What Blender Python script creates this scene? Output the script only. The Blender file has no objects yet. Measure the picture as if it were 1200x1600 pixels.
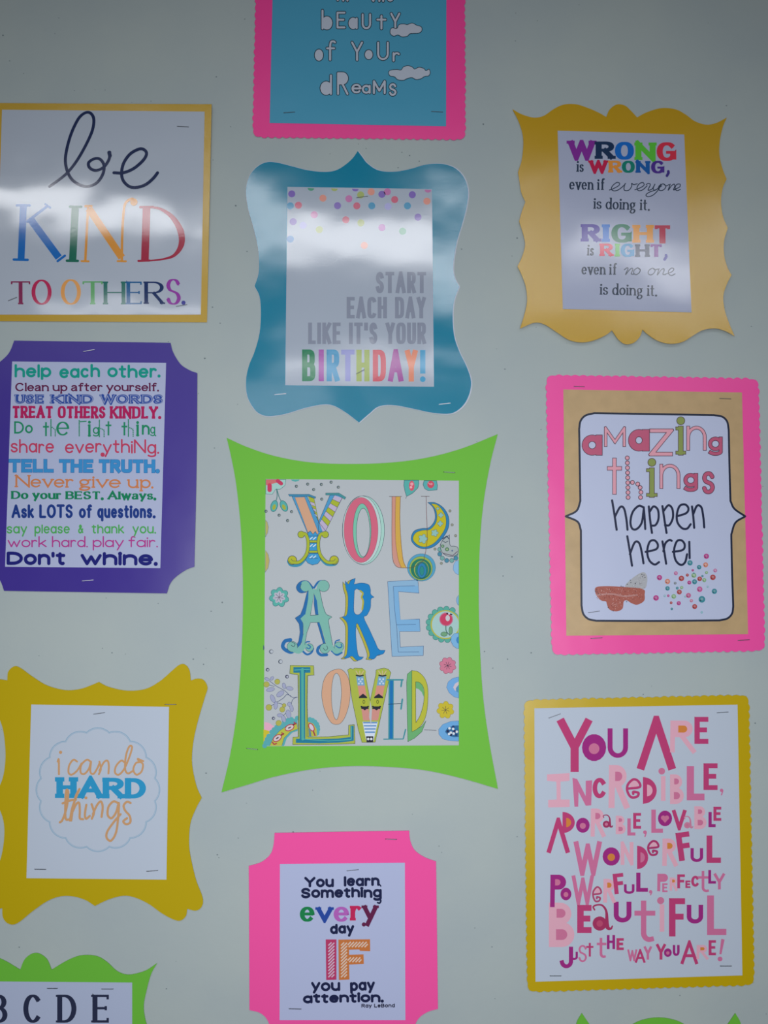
import bpy, math, random
from mathutils import Vector
from mathutils.geometry import tessellate_polygon
random.seed(7)
SC = bpy.context.scene
COL = SC.collection
# ------------------------------------------------------------------ camera
CAM_D, CAM_Z, PITCH, VFOV = 1.226, 1.42, math.radians(4.5), math.radians(50)
cam_data = bpy.data.cameras.new('camera'); cam = bpy.data.objects.new('camera', cam_data); COL.objects.link(cam)
cam.location = (0, -CAM_D, CAM_Z); cam.rotation_euler = (math.radians(90) + PITCH, 0, 0)
cam_data.sensor_fit = 'VERTICAL'; cam_data.sensor_height = 24
cam_data.lens = 12 / math.tan(VFOV / 2); cam_data.clip_start = .02
SC.camera = cam
# ------------------------------------------------------------------ light
SC.view_settings.view_transform = 'Standard'; SC.view_settings.look = 'None'
SC.view_settings.gamma = 1; SC.view_settings.use_curve_mapping = False
SC.view_settings.exposure = 0.0
wd = bpy.data.worlds.new('world'); SC.world = wd; wd.use_nodes = True
wd.node_tree.nodes['Background'].inputs[0].default_value = (.84, .93, 1, 1)
wd.node_tree.nodes['Background'].inputs[1].default_value = .04
def area(name, loc, aim, sx, sy, radiance, col, spread=180):
    l = bpy.data.lights.new(name, 'AREA'); l.shape = 'RECTANGLE'; l.size = sx; l.size_y = sy
    l.energy = radiance * sx * sy * math.pi; l.color = col; l.spread = math.radians(spread)
    o = bpy.data.objects.new(name, l); COL.objects.link(o); o.location = loc
    o.rotation_euler = (Vector(aim) - Vector(loc)).to_track_quat('-Z', 'Y').to_euler()
    return o
# unseen key light added to brighten mid-wall, and the ceiling fixtures in rows
area('key_light', (-.02, -1.5, 1.345), (-.03, 0, 1.37), .6, .6, 3.3, (.95, .965, 1), 84)
for k, (yy, rad) in enumerate(((-2.35, 6.6), (-4.4, 4.4), (-6.8, 3.8))):
    for xx in (-1.28, 0, 1.28):
        area('ceiling_light', (xx, yy, 2.62), (xx, yy, 0), 1.2, .40, rad, (.96, .975, 1))
# ------------------------------------------------------------------ geometry helpers
F_PX = 800 / math.tan(VFOV / 2); CP, SP = math.cos(PITCH), math.sin(PITCH)
def W(px, py, depth):
    dx, dy = (px - 600) / F_PX, (800 - py) / F_PX
    t = (CAM_D - depth) / (CP - dy * SP)
    return (dx * t, -depth, CAM_Z + t * (SP + dy * CP))
def s2l(c): c /= 255.; return c / 12.92 if c <= .04045 else ((c + .055) / 1.055) ** 2.4
ALB = 1.32
MATS = {}
def add_bump(nt, pos, bs, layers):
    prev = None
    for scale, amp, detail in layers:
        n = nt.nodes.new('ShaderNodeTexNoise'); n.inputs['Scale'].default_value = scale; n.inputs['Detail'].default_value = detail
        nt.links.new(pos, n.inputs['Vector'])
        b = nt.nodes.new('ShaderNodeBump'); b.inputs['Strength'].default_value = 1; b.inputs['Distance'].default_value = amp
        nt.links.new(n.outputs['Fac'], b.inputs['Height'])
        if prev: nt.links.new(prev, b.inputs['Normal'])
        prev = b.outputs['Normal']
    nt.links.new(prev, bs.inputs['Normal'])
FIN = {   # roughness, specular level, bump layers (scale, height, detail), where the sheet's own ripple starts
    'laminate':      (.085, 1.0, ((4.2, .0062, 0), (15, .0007, 1), (420, .00001, 1)), (9.1, 0, 5.9)),
    'laminate_flat': (.085, 1.0, ((5.0, .0018, 0), (15, .0005, 1), (420, .00001, 1)), (3.1, 0, 1.7)),
    'laminate_wavy': (.12, .8, ((5.0, .0065, 0), (15, .0005, 1), (420, .00001, 1)), (3.9, 0, 2.9)),
    'foil':          (.12, 1.0, ((5.5, .0085, 0), (22, .0003, 1), (420, .00001, 1)), (8.1, 0, 3.3)),
    'gold':          (.20, .9, ((5.0, .0080, 0), (20, .0004, 1), (380, .00003, 1)), (6.2, 0, 7.7)),
    'satin':         (.28, .40, ((5, .005, 0), (20, .0006, 1), (500, .00001, 1)), (0, 0, 0)),
    'matte':         (.6, .12, ((6, .003, 0), (600, .00001, 1)), (0, 0, 0)),
}
def mat(rgb, fin='matte', mottle=.0):
    key = (tuple(rgb), fin, mottle)
    if key in MATS: return MATS[key]
    m = bpy.data.materials.new('print_%s_%02x%02x%02x' % (fin, *[max(0, min(255, int(c))) for c in rgb])); m.use_nodes = True
    nt = m.node_tree; bs = nt.nodes['Principled BSDF']
    c = [min(.97, s2l(v) * ALB) for v in rgb] + [1]
    bs.inputs['Base Color'].default_value = c
    r, sp, layers, off = FIN[fin]
    bs.inputs['Roughness'].default_value = r; bs.inputs['Specular IOR Level'].default_value = sp
    g = nt.nodes.new('ShaderNodeNewGeometry'); va = nt.nodes.new('ShaderNodeVectorMath'); va.inputs[1].default_value = off
    nt.links.new(g.outputs['Position'], va.inputs[0]); add_bump(nt, va.outputs[0], bs, layers)
    if mottle:
        n = nt.nodes.new('ShaderNodeTexNoise'); n.inputs['Scale'].default_value = 60; n.inputs['Detail'].default_value = 6
        nt.links.new(g.outputs['Position'], n.inputs['Vector'])
        mr = nt.nodes.new('ShaderNodeMapRange'); mr.inputs['To Min'].default_value = 1 - mottle; mr.inputs['To Max'].default_value = 1 + mottle
        nt.links.new(n.outputs['Fac'], mr.inputs['Value'])
        mx = nt.nodes.new('ShaderNodeMix'); mx.data_type = 'RGBA'; mx.blend_type = 'MULTIPLY'; mx.inputs['Factor'].default_value = 1
        mx.inputs[6].default_value = c; nt.links.new(mr.outputs[0], mx.inputs[7]); nt.links.new(mx.outputs[2], bs.inputs['Base Color'])
    MATS[key] = m
    return m
def link(o, parent=None):
    COL.objects.link(o)
    if parent is not None:
        o.parent = parent; o.matrix_parent_inverse = parent.matrix_world.inverted()
    return o
def mesh_obj(name, verts, faces, mats, parent=None, mi=None):
    me = bpy.data.meshes.new(name); me.from_pydata(verts, [], faces)
    for m in mats: me.materials.append(m)
    if mi: me.polygons.foreach_set('material_index', mi)
    me.update()
    return link(bpy.data.objects.new(name, me), parent)
def area2(p): return sum(p[i][0] * p[(i + 1) % len(p)][1] - p[(i + 1) % len(p)][0] * p[i][1] for i in range(len(p))) / 2
def catmull(P, closed=False, n=7):
    P = [tuple(map(float, p[:2])) for p in P]; N = len(P); out = []
    if N < 3 and not closed: return P
    for i in range(N if closed else N - 1):
        p1, p2 = P[i], P[(i + 1) % N]
        p0 = P[i - 1] if (i or closed) else (2 * p1[0] - p2[0], 2 * p1[1] - p2[1])
        p3 = P[(i + 2) % N] if (closed or i + 2 < N) else (2 * p2[0] - p1[0], 2 * p2[1] - p1[1])
        for k in range(n):
            t = k / n
            out.append(tuple(.5 * (2 * p1[a] + (p2[a] - p0[a]) * t + (2 * p0[a] - 5 * p1[a] + 4 * p2[a] - p3[a]) * t * t
                                   + (3 * p1[a] - p0[a] - 3 * p2[a] + p3[a]) * t ** 3) for a in (0, 1)))
    if not closed: out.append(P[-1])
    return out
def outline(pts, n=6):
    """closed outline; a third element marks a sharp corner, the rest is splined"""
    ci = [i for i, p in enumerate(pts) if len(p) > 2]
    if not ci: return catmull(pts, True, n)
    out = []; N = len(pts)
    for a in range(len(ci)):
        i, j = ci[a], ci[(a + 1) % len(ci)]
        if j <= i: j += N
        out += catmull([pts[k % N] for k in range(i, j + 1)], False, n)[:-1]
    return out
def scallop(c, period=11.5, amp=2.2):
    out = []; cx = sum(p[0] for p in c) / 4; cy = sum(p[1] for p in c) / 4
    for i in range(4):
        a, b = c[i], c[(i + 1) % 4]; L = math.dist(a, b); n = max(1, round(L / period))
        ux, uy = (b[0] - a[0]) / L, (b[1] - a[1]) / L; nx, ny = -uy, ux
        mx, my = (a[0] + b[0]) / 2 - cx, (a[1] + b[1]) / 2 - cy
        if nx * mx + ny * my < 0: nx, ny = -nx, -ny
        for k in range(n):
            am = amp * random.uniform(.75, 1.15); r = min(k, n - 1 - k)
            sink = 3.5 if r == 0 else 0
            for s in range(5):
                t = s / 5; o = am * math.sin(math.pi * t) - sink * ((1 - t) if k == 0 else t if k == n - 1 else 0)
                out.append((a[0] + ux * L * (k + t) / n + nx * o, a[1] + uy * L * (k + t) / n + ny * o))
    return out
def slab(name, pts, d0, d1, m, parent):
    """a flat sheet of card or paper cut to an outline, d0..d1 in front of the wall"""
    if area2(pts) > 0: pts = pts[::-1]
    n = len(pts)
    v = [W(x, y, d1) for x, y in pts]; v += [(p[0], -d0, p[2]) for p in v]
    tris = tessellate_polygon([[Vector((x, y, 0)) for x, y in pts]])
    f = []
    for t in tris:
        a, b, c = [v[i] for i in t]
        s = (b[0] - a[0]) * (c[2] - a[2]) - (b[2] - a[2]) * (c[0] - a[0])
        t = tuple(t) if s > 0 else tuple(t)[::-1]
        f.append(t); f.append(tuple(i + n for i in t[::-1]))
    for i in range(n): f.append((i, i + n, (i + 1) % n + n, (i + 1) % n))
    me = mesh_obj(name, v, f, [m], parent)
    return me
# ------------------------------------------------------------------ stroke lettering
def arc(cx, cy, rx, ry, a0, a1, sq=2.0):
    n = max(4, int(abs(a1 - a0) / 13)); out = []
    for k in range(n + 1):
        a = math.radians(a0 + (a1 - a0) * k / n); c, s = math.cos(a), math.sin(a); e = 2 / sq
        out.append((cx + rx * math.copysign(abs(c) ** e, c), cy + ry * math.copysign(abs(s) ** e, s)))
    return out
A = lambda *a: ('a',) + a
S_ = lambda *p: ('s',) + p
G = {
 'A': (.8, [[(0,0),(.5,1),(1,0)], [(.19,.34),(.81,.34)]]), 'Λ': (.8, [[(0,0),(.5,1),(1,0)]]),
 'B': (.62, [[(0,0),(0,1)], [(0,1),A(.45,.76,.47,.24,90,-90),(0,.52)], [(0,.52),A(.5,.26,.5,.26,90,-90),(0,0)]]),
 'C': (.7, [[A(.5,.5,.5,.5,42,318)]]), 'D': (.7, [[(0,0),(0,1)], [(0,1),A(.35,.5,.65,.5,90,-90),(0,0)]]),
 'E': (.58, [[(1,1),(0,1),(0,0),(1,0)], [(0,.52),(.85,.52)]]), 'F': (.56, [[(1,1),(0,1),(0,0)], [(0,.52),(.85,.52)]]),
 'G': (.76, [[A(.5,.5,.5,.5,42,325)], [(.55,.45),(.95,.45),(.95,.08)]]), 'H': (.72, [[(0,0),(0,1)], [(1,0),(1,1)], [(0,.52),(1,.52)]]),
 'I': (0, [[(.5,0),(.5,1)]]), 'J': (.45, [[(1,1),(1,.28),A(.5,.28,.5,.28,0,-170)]]),
 'K': (.68, [[(0,0),(0,1)], [(1,1),(.02,.42)], [(.3,.6),(1,0)]]), 'L': (.52, [[(0,1),(0,0),(1,0)]]),
 'M': (.85, [[(0,0),(0,1),(.5,.2),(1,1),(1,0)]]), 'N': (.72, [[(0,0),(0,1),(1,0),(1,1)]]),
 'O': (.76, [[A(.5,.5,.5,.5,0,360)]]), 'P': (.6, [[(0,0),(0,1)], [(0,1),A(.48,.74,.5,.26,90,-90),(0,.48)]]),
 'Q': (.76, [[A(.5,.5,.5,.5,0,360)], [(.6,.3),(1,-.05)]]),
 'R': (.64, [[(0,0),(0,1)], [(0,1),A(.46,.75,.5,.25,90,-90),(0,.5)], [(.45,.5),(1,0)]]),
 'S': (.58, [[S_((.93,.82),(.76,.95),(.5,1),(.2,.94),(.05,.76),(.2,.58),(.5,.51),(.82,.42),(.97,.24),(.8,.06),(.5,0),(.2,.05),(.04,.2))]]),
 'T': (.66, [[(.5,0),(.5,1)], [(0,1),(1,1)]]), 'U': (.68, [[(0,1),(0,.33),A(.5,.33,.5,.33,180,360),(1,1)]]),
 'V': (.74, [[(0,1),(.5,0),(1,1)]]), 'W': (1.05, [[(0,1),(.26,0),(.5,.9),(.74,0),(1,1)]]),
 'X': (.7, [[(0,1),(1,0)], [(1,1),(0,0)]]), 'Y': (.72, [[(0,1),(.5,.46),(1,1)], [(.5,.46),(.5,0)]]), 'Z': (.64, [[(0,1),(1,1),(0,0),(1,0)]]),
 'a': (.5, [[A(.5,.5,.5,.5,0,360)], [(1,1),(1,0)]]),
 '2a': (.46, [[S_((.08,.82),(.25,.97),(.55,1),(.85,.88),(.92,.6)),(.92,0)], [S_((.92,.6),(.5,.55),(.12,.42),(.02,.2),(.2,.02),(.5,.02),(.92,.28))]]),
 'b': (.5, [[(0,2),(0,0)], [A(.5,.5,.5,.5,0,360)]]), 'c': (.46, [[A(.5,.5,.5,.5,45,315)]]), 'd': (.5, [[A(.5,.5,.5,.5,0,360)], [(1,2),(1,0)]]),
 'e': (.5, [[(.04,.52),(.98,.52),A(.5,.5,.5,.5,4,318)]]), 'f': (.36, [[S_((1,1.85),(.8,2),(.5,1.9),(.4,1.5),(.38,1)),(.38,0)], [(0,1),(.9,1)]]),
 'g': (.5, [[A(.5,.5,.5,.5,0,360)], [(1,1),(1,-.55),A(.5,-.55,.5,.45,0,-155)]]),
 '2g': (.5, [[A(.42,.66,.4,.34,0,360)], [(.75,.92),(1,1)], [S_((.3,.35),(.12,.2),(.3,.06),(.75,.0),(.95,-.3),(.75,-.8),(.4,-.95),(.05,-.75),(.02,-.4),(.25,-.08))]]),
 'h': (.5, [[(0,2),(0,0)], [(0,.5),A(.5,.55,.5,.45,175,0),(1,0)]]), 'i': (0, [[(.5,1),(.5,0)], ['dot',(.5,1.62)]]),
 'j': (.25, [[(1,1),(1,-.6),A(.4,-.6,.6,.4,0,-140)], ['dot',(1,1.62)]]), 'k': (.48, [[(0,2),(0,0)], [(.9,1),(.02,.35)], [(.3,.55),(1,0)]]),
 'l': (0, [[(.5,2),(.5,0)]]), 'm': (.85, [[(0,1),(0,0)], [(0,.5),A(.25,.58,.25,.42,175,0),(.5,0)], [(.5,.5),A(.75,.58,.25,.42,175,0),(1,0)]]),
 'n': (.5, [[(0,1),(0,0)], [(0,.5),A(.5,.55,.5,.45,175,0),(1,0)]]), 'o': (.52, [[A(.5,.5,.5,.5,0,360)]]),
 'p': (.5, [[(0,1),(0,-1)], [A(.5,.5,.5,.5,0,360)]]), 'q': (.5, [[A(.5,.5,.5,.5,0,360)], [(1,1),(1,-1)]]),
 'r': (.32, [[(0,1),(0,0)], [(0,.5),A(.6,.5,.6,.5,175,50)]]),
 's': (.42, [[S_((.93,.82),(.76,.95),(.5,1),(.2,.94),(.05,.76),(.2,.58),(.5,.51),(.82,.42),(.97,.24),(.8,.06),(.5,0),(.2,.05),(.04,.2))]]),
 't': (.36, [[(.4,1.75),(.4,.25),A(.75,.25,.35,.25,180,290)], [(0,1),(.95,1)]]), '+': (.4, [[(.5,1.75),(.5,0)], [(0,1.05),(1,1.05)]]),
 'u': (.5, [[(0,1),(0,.42),A(.5,.42,.5,.42,180,360),(1,1)], [(1,1),(1,0)]]), 'v': (.5, [[(0,1),(.5,0),(1,1)]]),
 'w': (.78, [[(0,1),(.27,0),(.5,.85),(.73,0),(1,1)]]), 'x': (.48, [[(0,1),(1,0)], [(1,1),(0,0)]]),
 'y': (.5, [[(0,1),(.52,.02)], [(1,1),(.25,-1)]]), 'z': (.46, [[(0,1),(1,1),(0,0),(1,0)]]),
 'Y2': (.5, [[(0,1),(0,.5),A(.5,.5,.5,.42,180,360),(1,1)], [(1,1),(1,-.6),A(.5,-.6,.5,.4,0,-150)]]),
 '.': (0, [['dot',(.5,.0)]]), ',': (.05, [['comma',(.5,.0)]]), '!': (0, [[(.5,1.0),(.5,.3)], ['dot',(.5,.0)]]), "'": (0, [[(.6,1),(.4,.75)]]),
 '&': (.6, [[S_((1,.05),(.6,.45),(.25,.8),(.4,1),(.62,.85),(.5,.65),(.1,.4),(.08,.1),(.4,0),(.75,.15),(.95,.5))]]),
}
SER = {'A':[(0,0),(1,0)],'B':[(0,0),(0,1)],'D':[(0,0),(0,1)],'E':[(0,0),(0,1),(1,1,-1),(1,0,1),(.85,.52,0)],'F':[(0,0),(0,1),(1,1,-1),(.85,.52,0)],
 'C':[(.87,.84,0)],'G':[(.87,.84,0),(.95,.45)],'H':[(0,0),(0,1),(1,0),(1,1)],'I':[(.5,0),(.5,1)],'J':[(1,1)],'K':[(0,0),(0,1),(1,1),(1,0)],
 'L':[(0,0),(0,1),(1,0,1)],'M':[(0,0),(1,0),(0,1),(1,1)],'N':[(0,0),(0,1),(1,1)],'P':[(0,0),(0,1)],'R':[(0,0),(0,1),(1,0)],'S':[(.93,.82,0),(.04,.2,0)],
 'T':[(.5,0),(0,1,-1),(1,1,-1)],'U':[(0,1),(1,1)],'V':[(0,1),(1,1)],'W':[(0,1),(1,1)],'Y':[(0,1),(1,1),(.5,0)],'Z':[(0,1,-1),(1,0,1)],
 'a':[(1,0)],'2a':[(.92,0)],'b':[(0,2)],'d':[(1,2),(1,0)],'f':[(.38,0)],'h':[(0,2),(0,0),(1,0)],'i':[(.5,0),(.5,1)],'k':[(0,2),(0,0),(1,0),(.9,1)],
 'l':[(.5,2),(.5,0)],'m':[(0,1),(0,0),(.5,0),(1,0)],'n':[(0,1),(0,0),(1,0)],'p':[(0,1),(0,-1)],'r':[(0,1),(0,0)],'u':[(0,1),(1,1),(1,0)],
 'v':[(0,1),(1,1)],'w':[(0,1),(1,1)],'x':[(0,1),(1,1),(0,0),(1,0)],'y':[(0,1),(1,1)],'q':[(1,-1)]}
def style(wt=10, th=None, nib=15, cap='butt', sl=0, st=None, sq=2.0, xh=.66, desc=.33, slant=0, gap=None, sp=.35, alt=None, jit=0, wk=1.0):
    return dict(wt=wt, th=th if th is not None else wt, nib=math.radians(nib), cap=cap, sl=sl, st=st or 0, sq=sq, xh=xh, desc=desc,
                slant=slant, gap=gap if gap is not None else wt * .5, sp=sp, alt=alt or {}, jit=jit, wk=wk)
def skeleton(ch, st):
    """strokes in glyph units: x 0..1, y in the three-zone scale"""
    ch = st['alt'].get(ch, ch); w, strokes = G[ch]; out = []
    for s in strokes:
        if s[0] in ('dot', 'comma'): out.append((s[0], [s[1]])); continue
        pts = []
        for t in s:
            if t[0] == 'a': pts += arc(*t[1:], sq=st['sq'])
            elif t[0] == 's': pts += catmull(t[1:], n=4)
            else: pts.append(t)
        q = [pts[0]]
        for p in pts[1:]:
            if math.dist(p, q[-1]) > 1e-4: q.append(p)
        out.append(('line', q))
    return ch, w, out
def ymap(y, st):
    if y < 0: return y * st['desc']
    return y * st['xh'] if y <= 1 else st['xh'] + (y - 1) * (1 - st['xh'])
def isup(ch): return ch[0].isupper() and ch != 'Y2' or ch in "!'&Λ"
class Ink:
    """flat print on one sheet: coloured shapes in reading coordinates of a view (ox, oy, scale)"""
    def __init__(s, name, view, fin, base):
        s.name, s.v, s.fin, s.base = name, view, fin, base; s.verts, s.faces, s.mi, s.cols = [], [], [], []; s.n = 0
    def P(s, x, y): return (s.v[0] + x / s.v[2], s.v[1] + y / s.v[2])
    def add(s, pts, tris, col, layer, half=0):
        if col not in s.cols: s.cols.append(col)
        ci = s.cols.index(col); b = len(s.verts); s.n += 1
        d0 = s.base + .00004 + layer * .00006 + (s.n % 31) * .0000019
        s.verts += [W(*s.P(x, y), d0 + ((i % half) * 2.6e-6 if half else 0)) for i, (x, y) in enumerate(pts)]
        for t in tris:
            p = [s.verts[b + i] for i in t]
            a = sum(p[i][0] * p[(i + 1) % len(p)][2] - p[(i + 1) % len(p)][0] * p[i][2] for i in range(len(p)))
            if abs(a) < 1e-12: continue
            s.faces.append(tuple(b + i for i in (t if a > 0 else t[::-1]))); s.mi.append(ci)
    def fill(s, pts, col, layer=0, holes=()):
        loops = [pts] + list(holes)
        tr = tessellate_polygon([[Vector((p[0], p[1], 0)) for p in l] for l in loops])
        s.add([p for l in loops for p in l], [tuple(t) for t in tr], col, layer)
    def disc(s, x, y, r, col, layer=0, ry=None, rot=0, n=18):
        ry = ry or r; c, q = math.cos(math.radians(rot)), math.sin(math.radians(rot)); pts = []
        for k in range(n):
            a = 2 * math.pi * k / n; u, v = r * math.cos(a), ry * math.sin(a); pts.append((x + u * c - v * q, y + u * q + v * c))
        s.add(pts, [tuple(range(n))], col, layer)
        return pts
    def line(s, pts, w, col, layer=0, cap='round', closed=False, smooth=False, nib=None, ws=None):
        if smooth:
            n0 = len(pts); pts = catmull(pts, closed, 7)
            if ws:
                m = len(pts); ws = [ws[min(int(i / 7), len(ws) - 1)] + (ws[min(int(i / 7) + 1, len(ws) - 1)] - ws[min(int(i / 7), len(ws) - 1)]) * (i % 7) / 7 for i in range(m)]
        q = [pts[0]]; qs = [ws[0]] if ws else None
        for i, p in enumerate(pts[1:]):
            if math.dist(p, q[-1]) > 1e-3:
                q.append(p)
                if ws: qs.append(ws[i + 1])
        if closed and math.dist(q[0], q[-1]) < 1e-3: q.pop()
        if not closed and len(q) > 3 and math.dist(q[0], q[-1]) < 1e-3: closed = True; q.pop()
        n = len(q)
        if n < 2: return
        def wd(d):
            if not nib: return w / 2
            th, ph = nib; a = math.atan2(-d[1], d[0])
            return (th + (w - th) * abs(math.sin(a - ph)) ** 1.3) / 2
        dirs = []
        for i in range(n if closed else n - 1):
            a, b = q[i], q[(i + 1) % n]; L = math.dist(a, b); dirs.append(((b[0] - a[0]) / L, (b[1] - a[1]) / L))
        if cap == 'square' and not closed:
            e = wd(dirs[0]) if not nib else nib[0] / 2; q[0] = (q[0][0] - dirs[0][0] * e, q[0][1] - dirs[0][1] * e)
            e = wd(dirs[-1]) if not nib else nib[0] / 2; q[-1] = (q[-1][0] + dirs[-1][0] * e, q[-1][1] + dirs[-1][1] * e)
        # break at sharp turns so each run stays a clean ribbon, fill the turn with a mitre or a disc
        L_, R_ = [], []
        def flush(): 
            m = len(L_)
            if m > 1:
                s.add(L_ + R_, [(i, i + 1, m + i + 1, m + i) for i in range(m - 1)], col, layer, m)
        for i in range(n + (1 if closed else 0)):
            j = i % n
            di = dirs[(j - 1) % len(dirs)] if (closed or i > 0) else dirs[0]
            do = dirs[j % len(dirs)] if (closed or i < n - 1) else dirs[-1]
            dot = di[0] * do[0] + di[1] * do[1]
            p = q[j]
            if dot < .72 and 0 < i < n:
                wi, wo = (qs[j] / 2, qs[j] / 2) if ws else (wd(di), wd(do))
                L_.append((p[0] - di[1] * wi, p[1] + di[0] * wi)); R_.append((p[0] + di[1] * wi, p[1] - di[0] * wi)); flush()
                L_, R_ = [(p[0] - do[1] * wo, p[1] + do[0] * wo)], [(p[0] + do[1] * wo, p[1] - do[0] * wo)]
                if cap == 'round': s.disc(p[0], p[1], min(wi, wo) * .98, col, layer, n=12)
                else:
                    sgn = 1 if di[0] * do[1] - di[1] * do[0] < 0 else -1
                    a = (p[0] - di[1] * wi * sgn, p[1] + di[0] * wi * sgn); b = (p[0] - do[1] * wo * sgn, p[1] + do[0] * wo * sgn)
                    det = di[0] * (-do[1]) + di[1] * do[0]
                    t = ((b[0] - a[0]) * (-do[1]) + (b[1] - a[1]) * do[0]) / det if abs(det) > 1e-6 else 0
                    t = min(t, max(wi, wo) * 1.05)
                    c = (a[0] + di[0] * t, a[1] + di[1] * t); c2 = (b[0] - do[0] * t, b[1] - do[1] * t)
                    s.add([p, a, c, c2, b], [(0, 1, 2), (0, 2, 3), (0, 3, 4)], col, layer)
            else:
                mx, my = di[0] + do[0], di[1] + do[1]; ml = math.hypot(mx, my) or 1; mx /= ml; my /= ml
                h = (qs[j] / 2 if ws else wd((mx, my))) / max(.6, math.sqrt(max(.0, (1 + dot) / 2)))
                L_.append((p[0] - my * h, p[1] + mx * h)); R_.append((p[0] + my * h, p[1] - mx * h))
        flush()
        if cap == 'round' and not closed:
            for j, d in ((0, dirs[0]), (-1, dirs[-1])):
                s.disc(q[j][0], q[j][1], (qs[j] / 2 if ws else wd(d)), col, layer, n=14)
    def tri_line(s, pts, w, col, layer=0): s.line(pts, w, col, layer, 'butt')
    # ---- one glyph through an affine frame
    def draw(s, ch, X, Y, st, col, layer, grow=0.0):
        """X(x), Y(y) give the skeleton position before slant; s.T maps to the view"""
        c2, w, strokes = skeleton(ch, st)
        wt, th = st['wt'] + grow, st['th'] + grow
        T = s.T
        for kind, pts in strokes:
            q = [T(X(x), Y(y)) for x, y in pts]
            if kind == 'dot':
                if pts[0][1] > 1.3 and st['xh'] > .72 and not isup(c2): q = [T(X(pts[0][0]), Y(2.0))]; pts = [(pts[0][0], 2.0)]
                r = st.get('dot', max(st['wt'] * .62, 1.2)) + grow / 2
                yy = Y(pts[0][1]) - (r - st['wt'] * 0.5 if pts[0][1] < .1 else 0)
                x_, y_ = T(X(pts[0][0]), Y(pts[0][1])); s.disc(x_, y_, r, col, layer); continue
            if kind == 'comma':
                r = st['wt'] * .6 + grow / 2; x_, y_ = q[0]; s.disc(x_, y_, r, col, layer)
                s.line([(x_ + r * .5, y_), (x_ + r * .3, y_ + r * 1.2), (x_ - r * .5, y_ + r * 2.2)], r * .9, col, layer); continue
            if st.get('solid') and len(q) > 8: s.fill(q[:-1] if math.dist(q[0], q[-1]) < 1e-3 else q, col, layer)
            s.line(q, wt, col, layer, 'round' if st['cap'] == 'round' else 'square' if st['cap'] == 'butt' else 'butt',
                   nib=(th, st['nib']) if th != wt else None)
        if st['sl']:
            for e in SER.get(c2, ()):
                x, y = X(e[0]), Y(e[1]); sl, t = st['sl'], st['st']
                if len(e) == 2:
                    a = sl if not (e[1] in (1, 2) and c2[-1].islower() and c2[-1] in 'bdhiklmnpru') else sl * .35
                    l = sl
                    s.line([T(x - l, y), T(x + a, y)], t + grow, col, layer, 'square' if grow else 'butt')
                else:
                    h = sl * .9; y0, y1 = (y - h, y) if e[2] < 0 else (y, y + h) if e[2] > 0 else (y - h * .6, y + h * .6)
                    s.line([T(x, y0), T(x, y1)], max(t, th) + grow, col, layer, 'square' if grow else 'butt')
    def g(s, ch, x0, yt, x1, yb, col, st, rot=0, layer=0, line=None, lw=2):
        """fit one glyph's ink into the box x0,yt - x1,yb"""
        c2, w, strokes = skeleton(ch, st)
        ys = [ymap(p[1], st) if not isup(c2) else p[1] for k, pp in strokes for p in pp]; lo, hi = min(ys), max(ys)
        ser = SER.get(c2, ()) if st['sl'] else ()
        li = max([st['wt'] / 2] + [st['sl'] for e in ser if len(e) == 2 and e[0] < .1]); ri = max([st['wt'] / 2] + [st['sl'] * .8 for e in ser if len(e) == 2 and e[0] > .9])
        hy = (st['st'] if st['sl'] else st['th']) / 2
        if strokes[-1][0] == 'dot' and c2 not in 'ij!': hy = 0
        H = (yb - yt) - 2 * hy
        X = (lambda x: x0 + li + x * max(0, x1 - x0 - li - ri)) if w else (lambda x: (x0 + x1) / 2)
        f = (lambda y: y) if isup(c2) else (lambda y: ymap(y, st))
        Y = lambda y: (yb - hy) - ((f(y) - lo) / ((hi - lo) or 1)) * H
        cx, cy = (x0 + x1) / 2, (yt + yb) / 2; c_, s_ = math.cos(math.radians(rot)), math.sin(math.radians(rot)); sn = st['slant']
        def T(x, y):
            x += (yb - y) * sn; dx, dy = x - cx, y - cy
            return (cx + dx * c_ - dy * s_, cy + dx * s_ + dy * c_)
        # serif code works with y growing up: flip sign for ticks
        s.T = T
        s._draw_box(ch, X, Y, st, col, layer, line, lw)
    def _draw_box(s, ch, X, Y, st, col, layer, line, lw):
        T0 = s.T; s.T = lambda x, y: T0(x, -y); Yn = lambda y: -Y(y)
        if line: s.draw(ch, X, Yn, st, line, layer, grow=lw * 2); layer += 1
        s.draw(ch, X, Yn, st, col, layer); s.T = T0
    def text(s, txt, x0, y0, x1, y1, cap, st, cols, layer=0, line=None, lw=2):
        """a run of letters whose ink fills baseline (x0,y0)-(x1,y1); glyph widths stretch to fit"""
        toks = list(txt); L = math.dist((x0, y0), (x1, y1)); ux, uy = (x1 - x0) / L, (y1 - y0) / L
        hy = st['th'] / 2 if not st['sl'] else st['st'] / 2
        H = cap - 2 * hy; fixed = 0; flex = 0; items = []
        for i, ch in enumerate(toks):
            if ch == ' ': flex += st['sp'] * cap; items.append(None); continue
            c2, w, sk = skeleton(ch, st)
            ser = SER.get(c2, ()) if st['sl'] else ()
            li = max([st['wt'] / 2] + [st['sl'] for e in ser if len(e) == 2 and e[0] < .6]); ri = max([st['wt'] / 2] + [st['sl'] * .85 for e in ser if len(e) == 2 and e[0] > .4 and e[1] == 0] )
            items.append((ch, w, li, ri)); fixed += li + ri + (st['gap'] if i < len(toks) - 1 else 0); flex += w * H * (st['wk'])
        k = (L - fixed) / max(flex, 1e-3); x = 0; ci = 0
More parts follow.
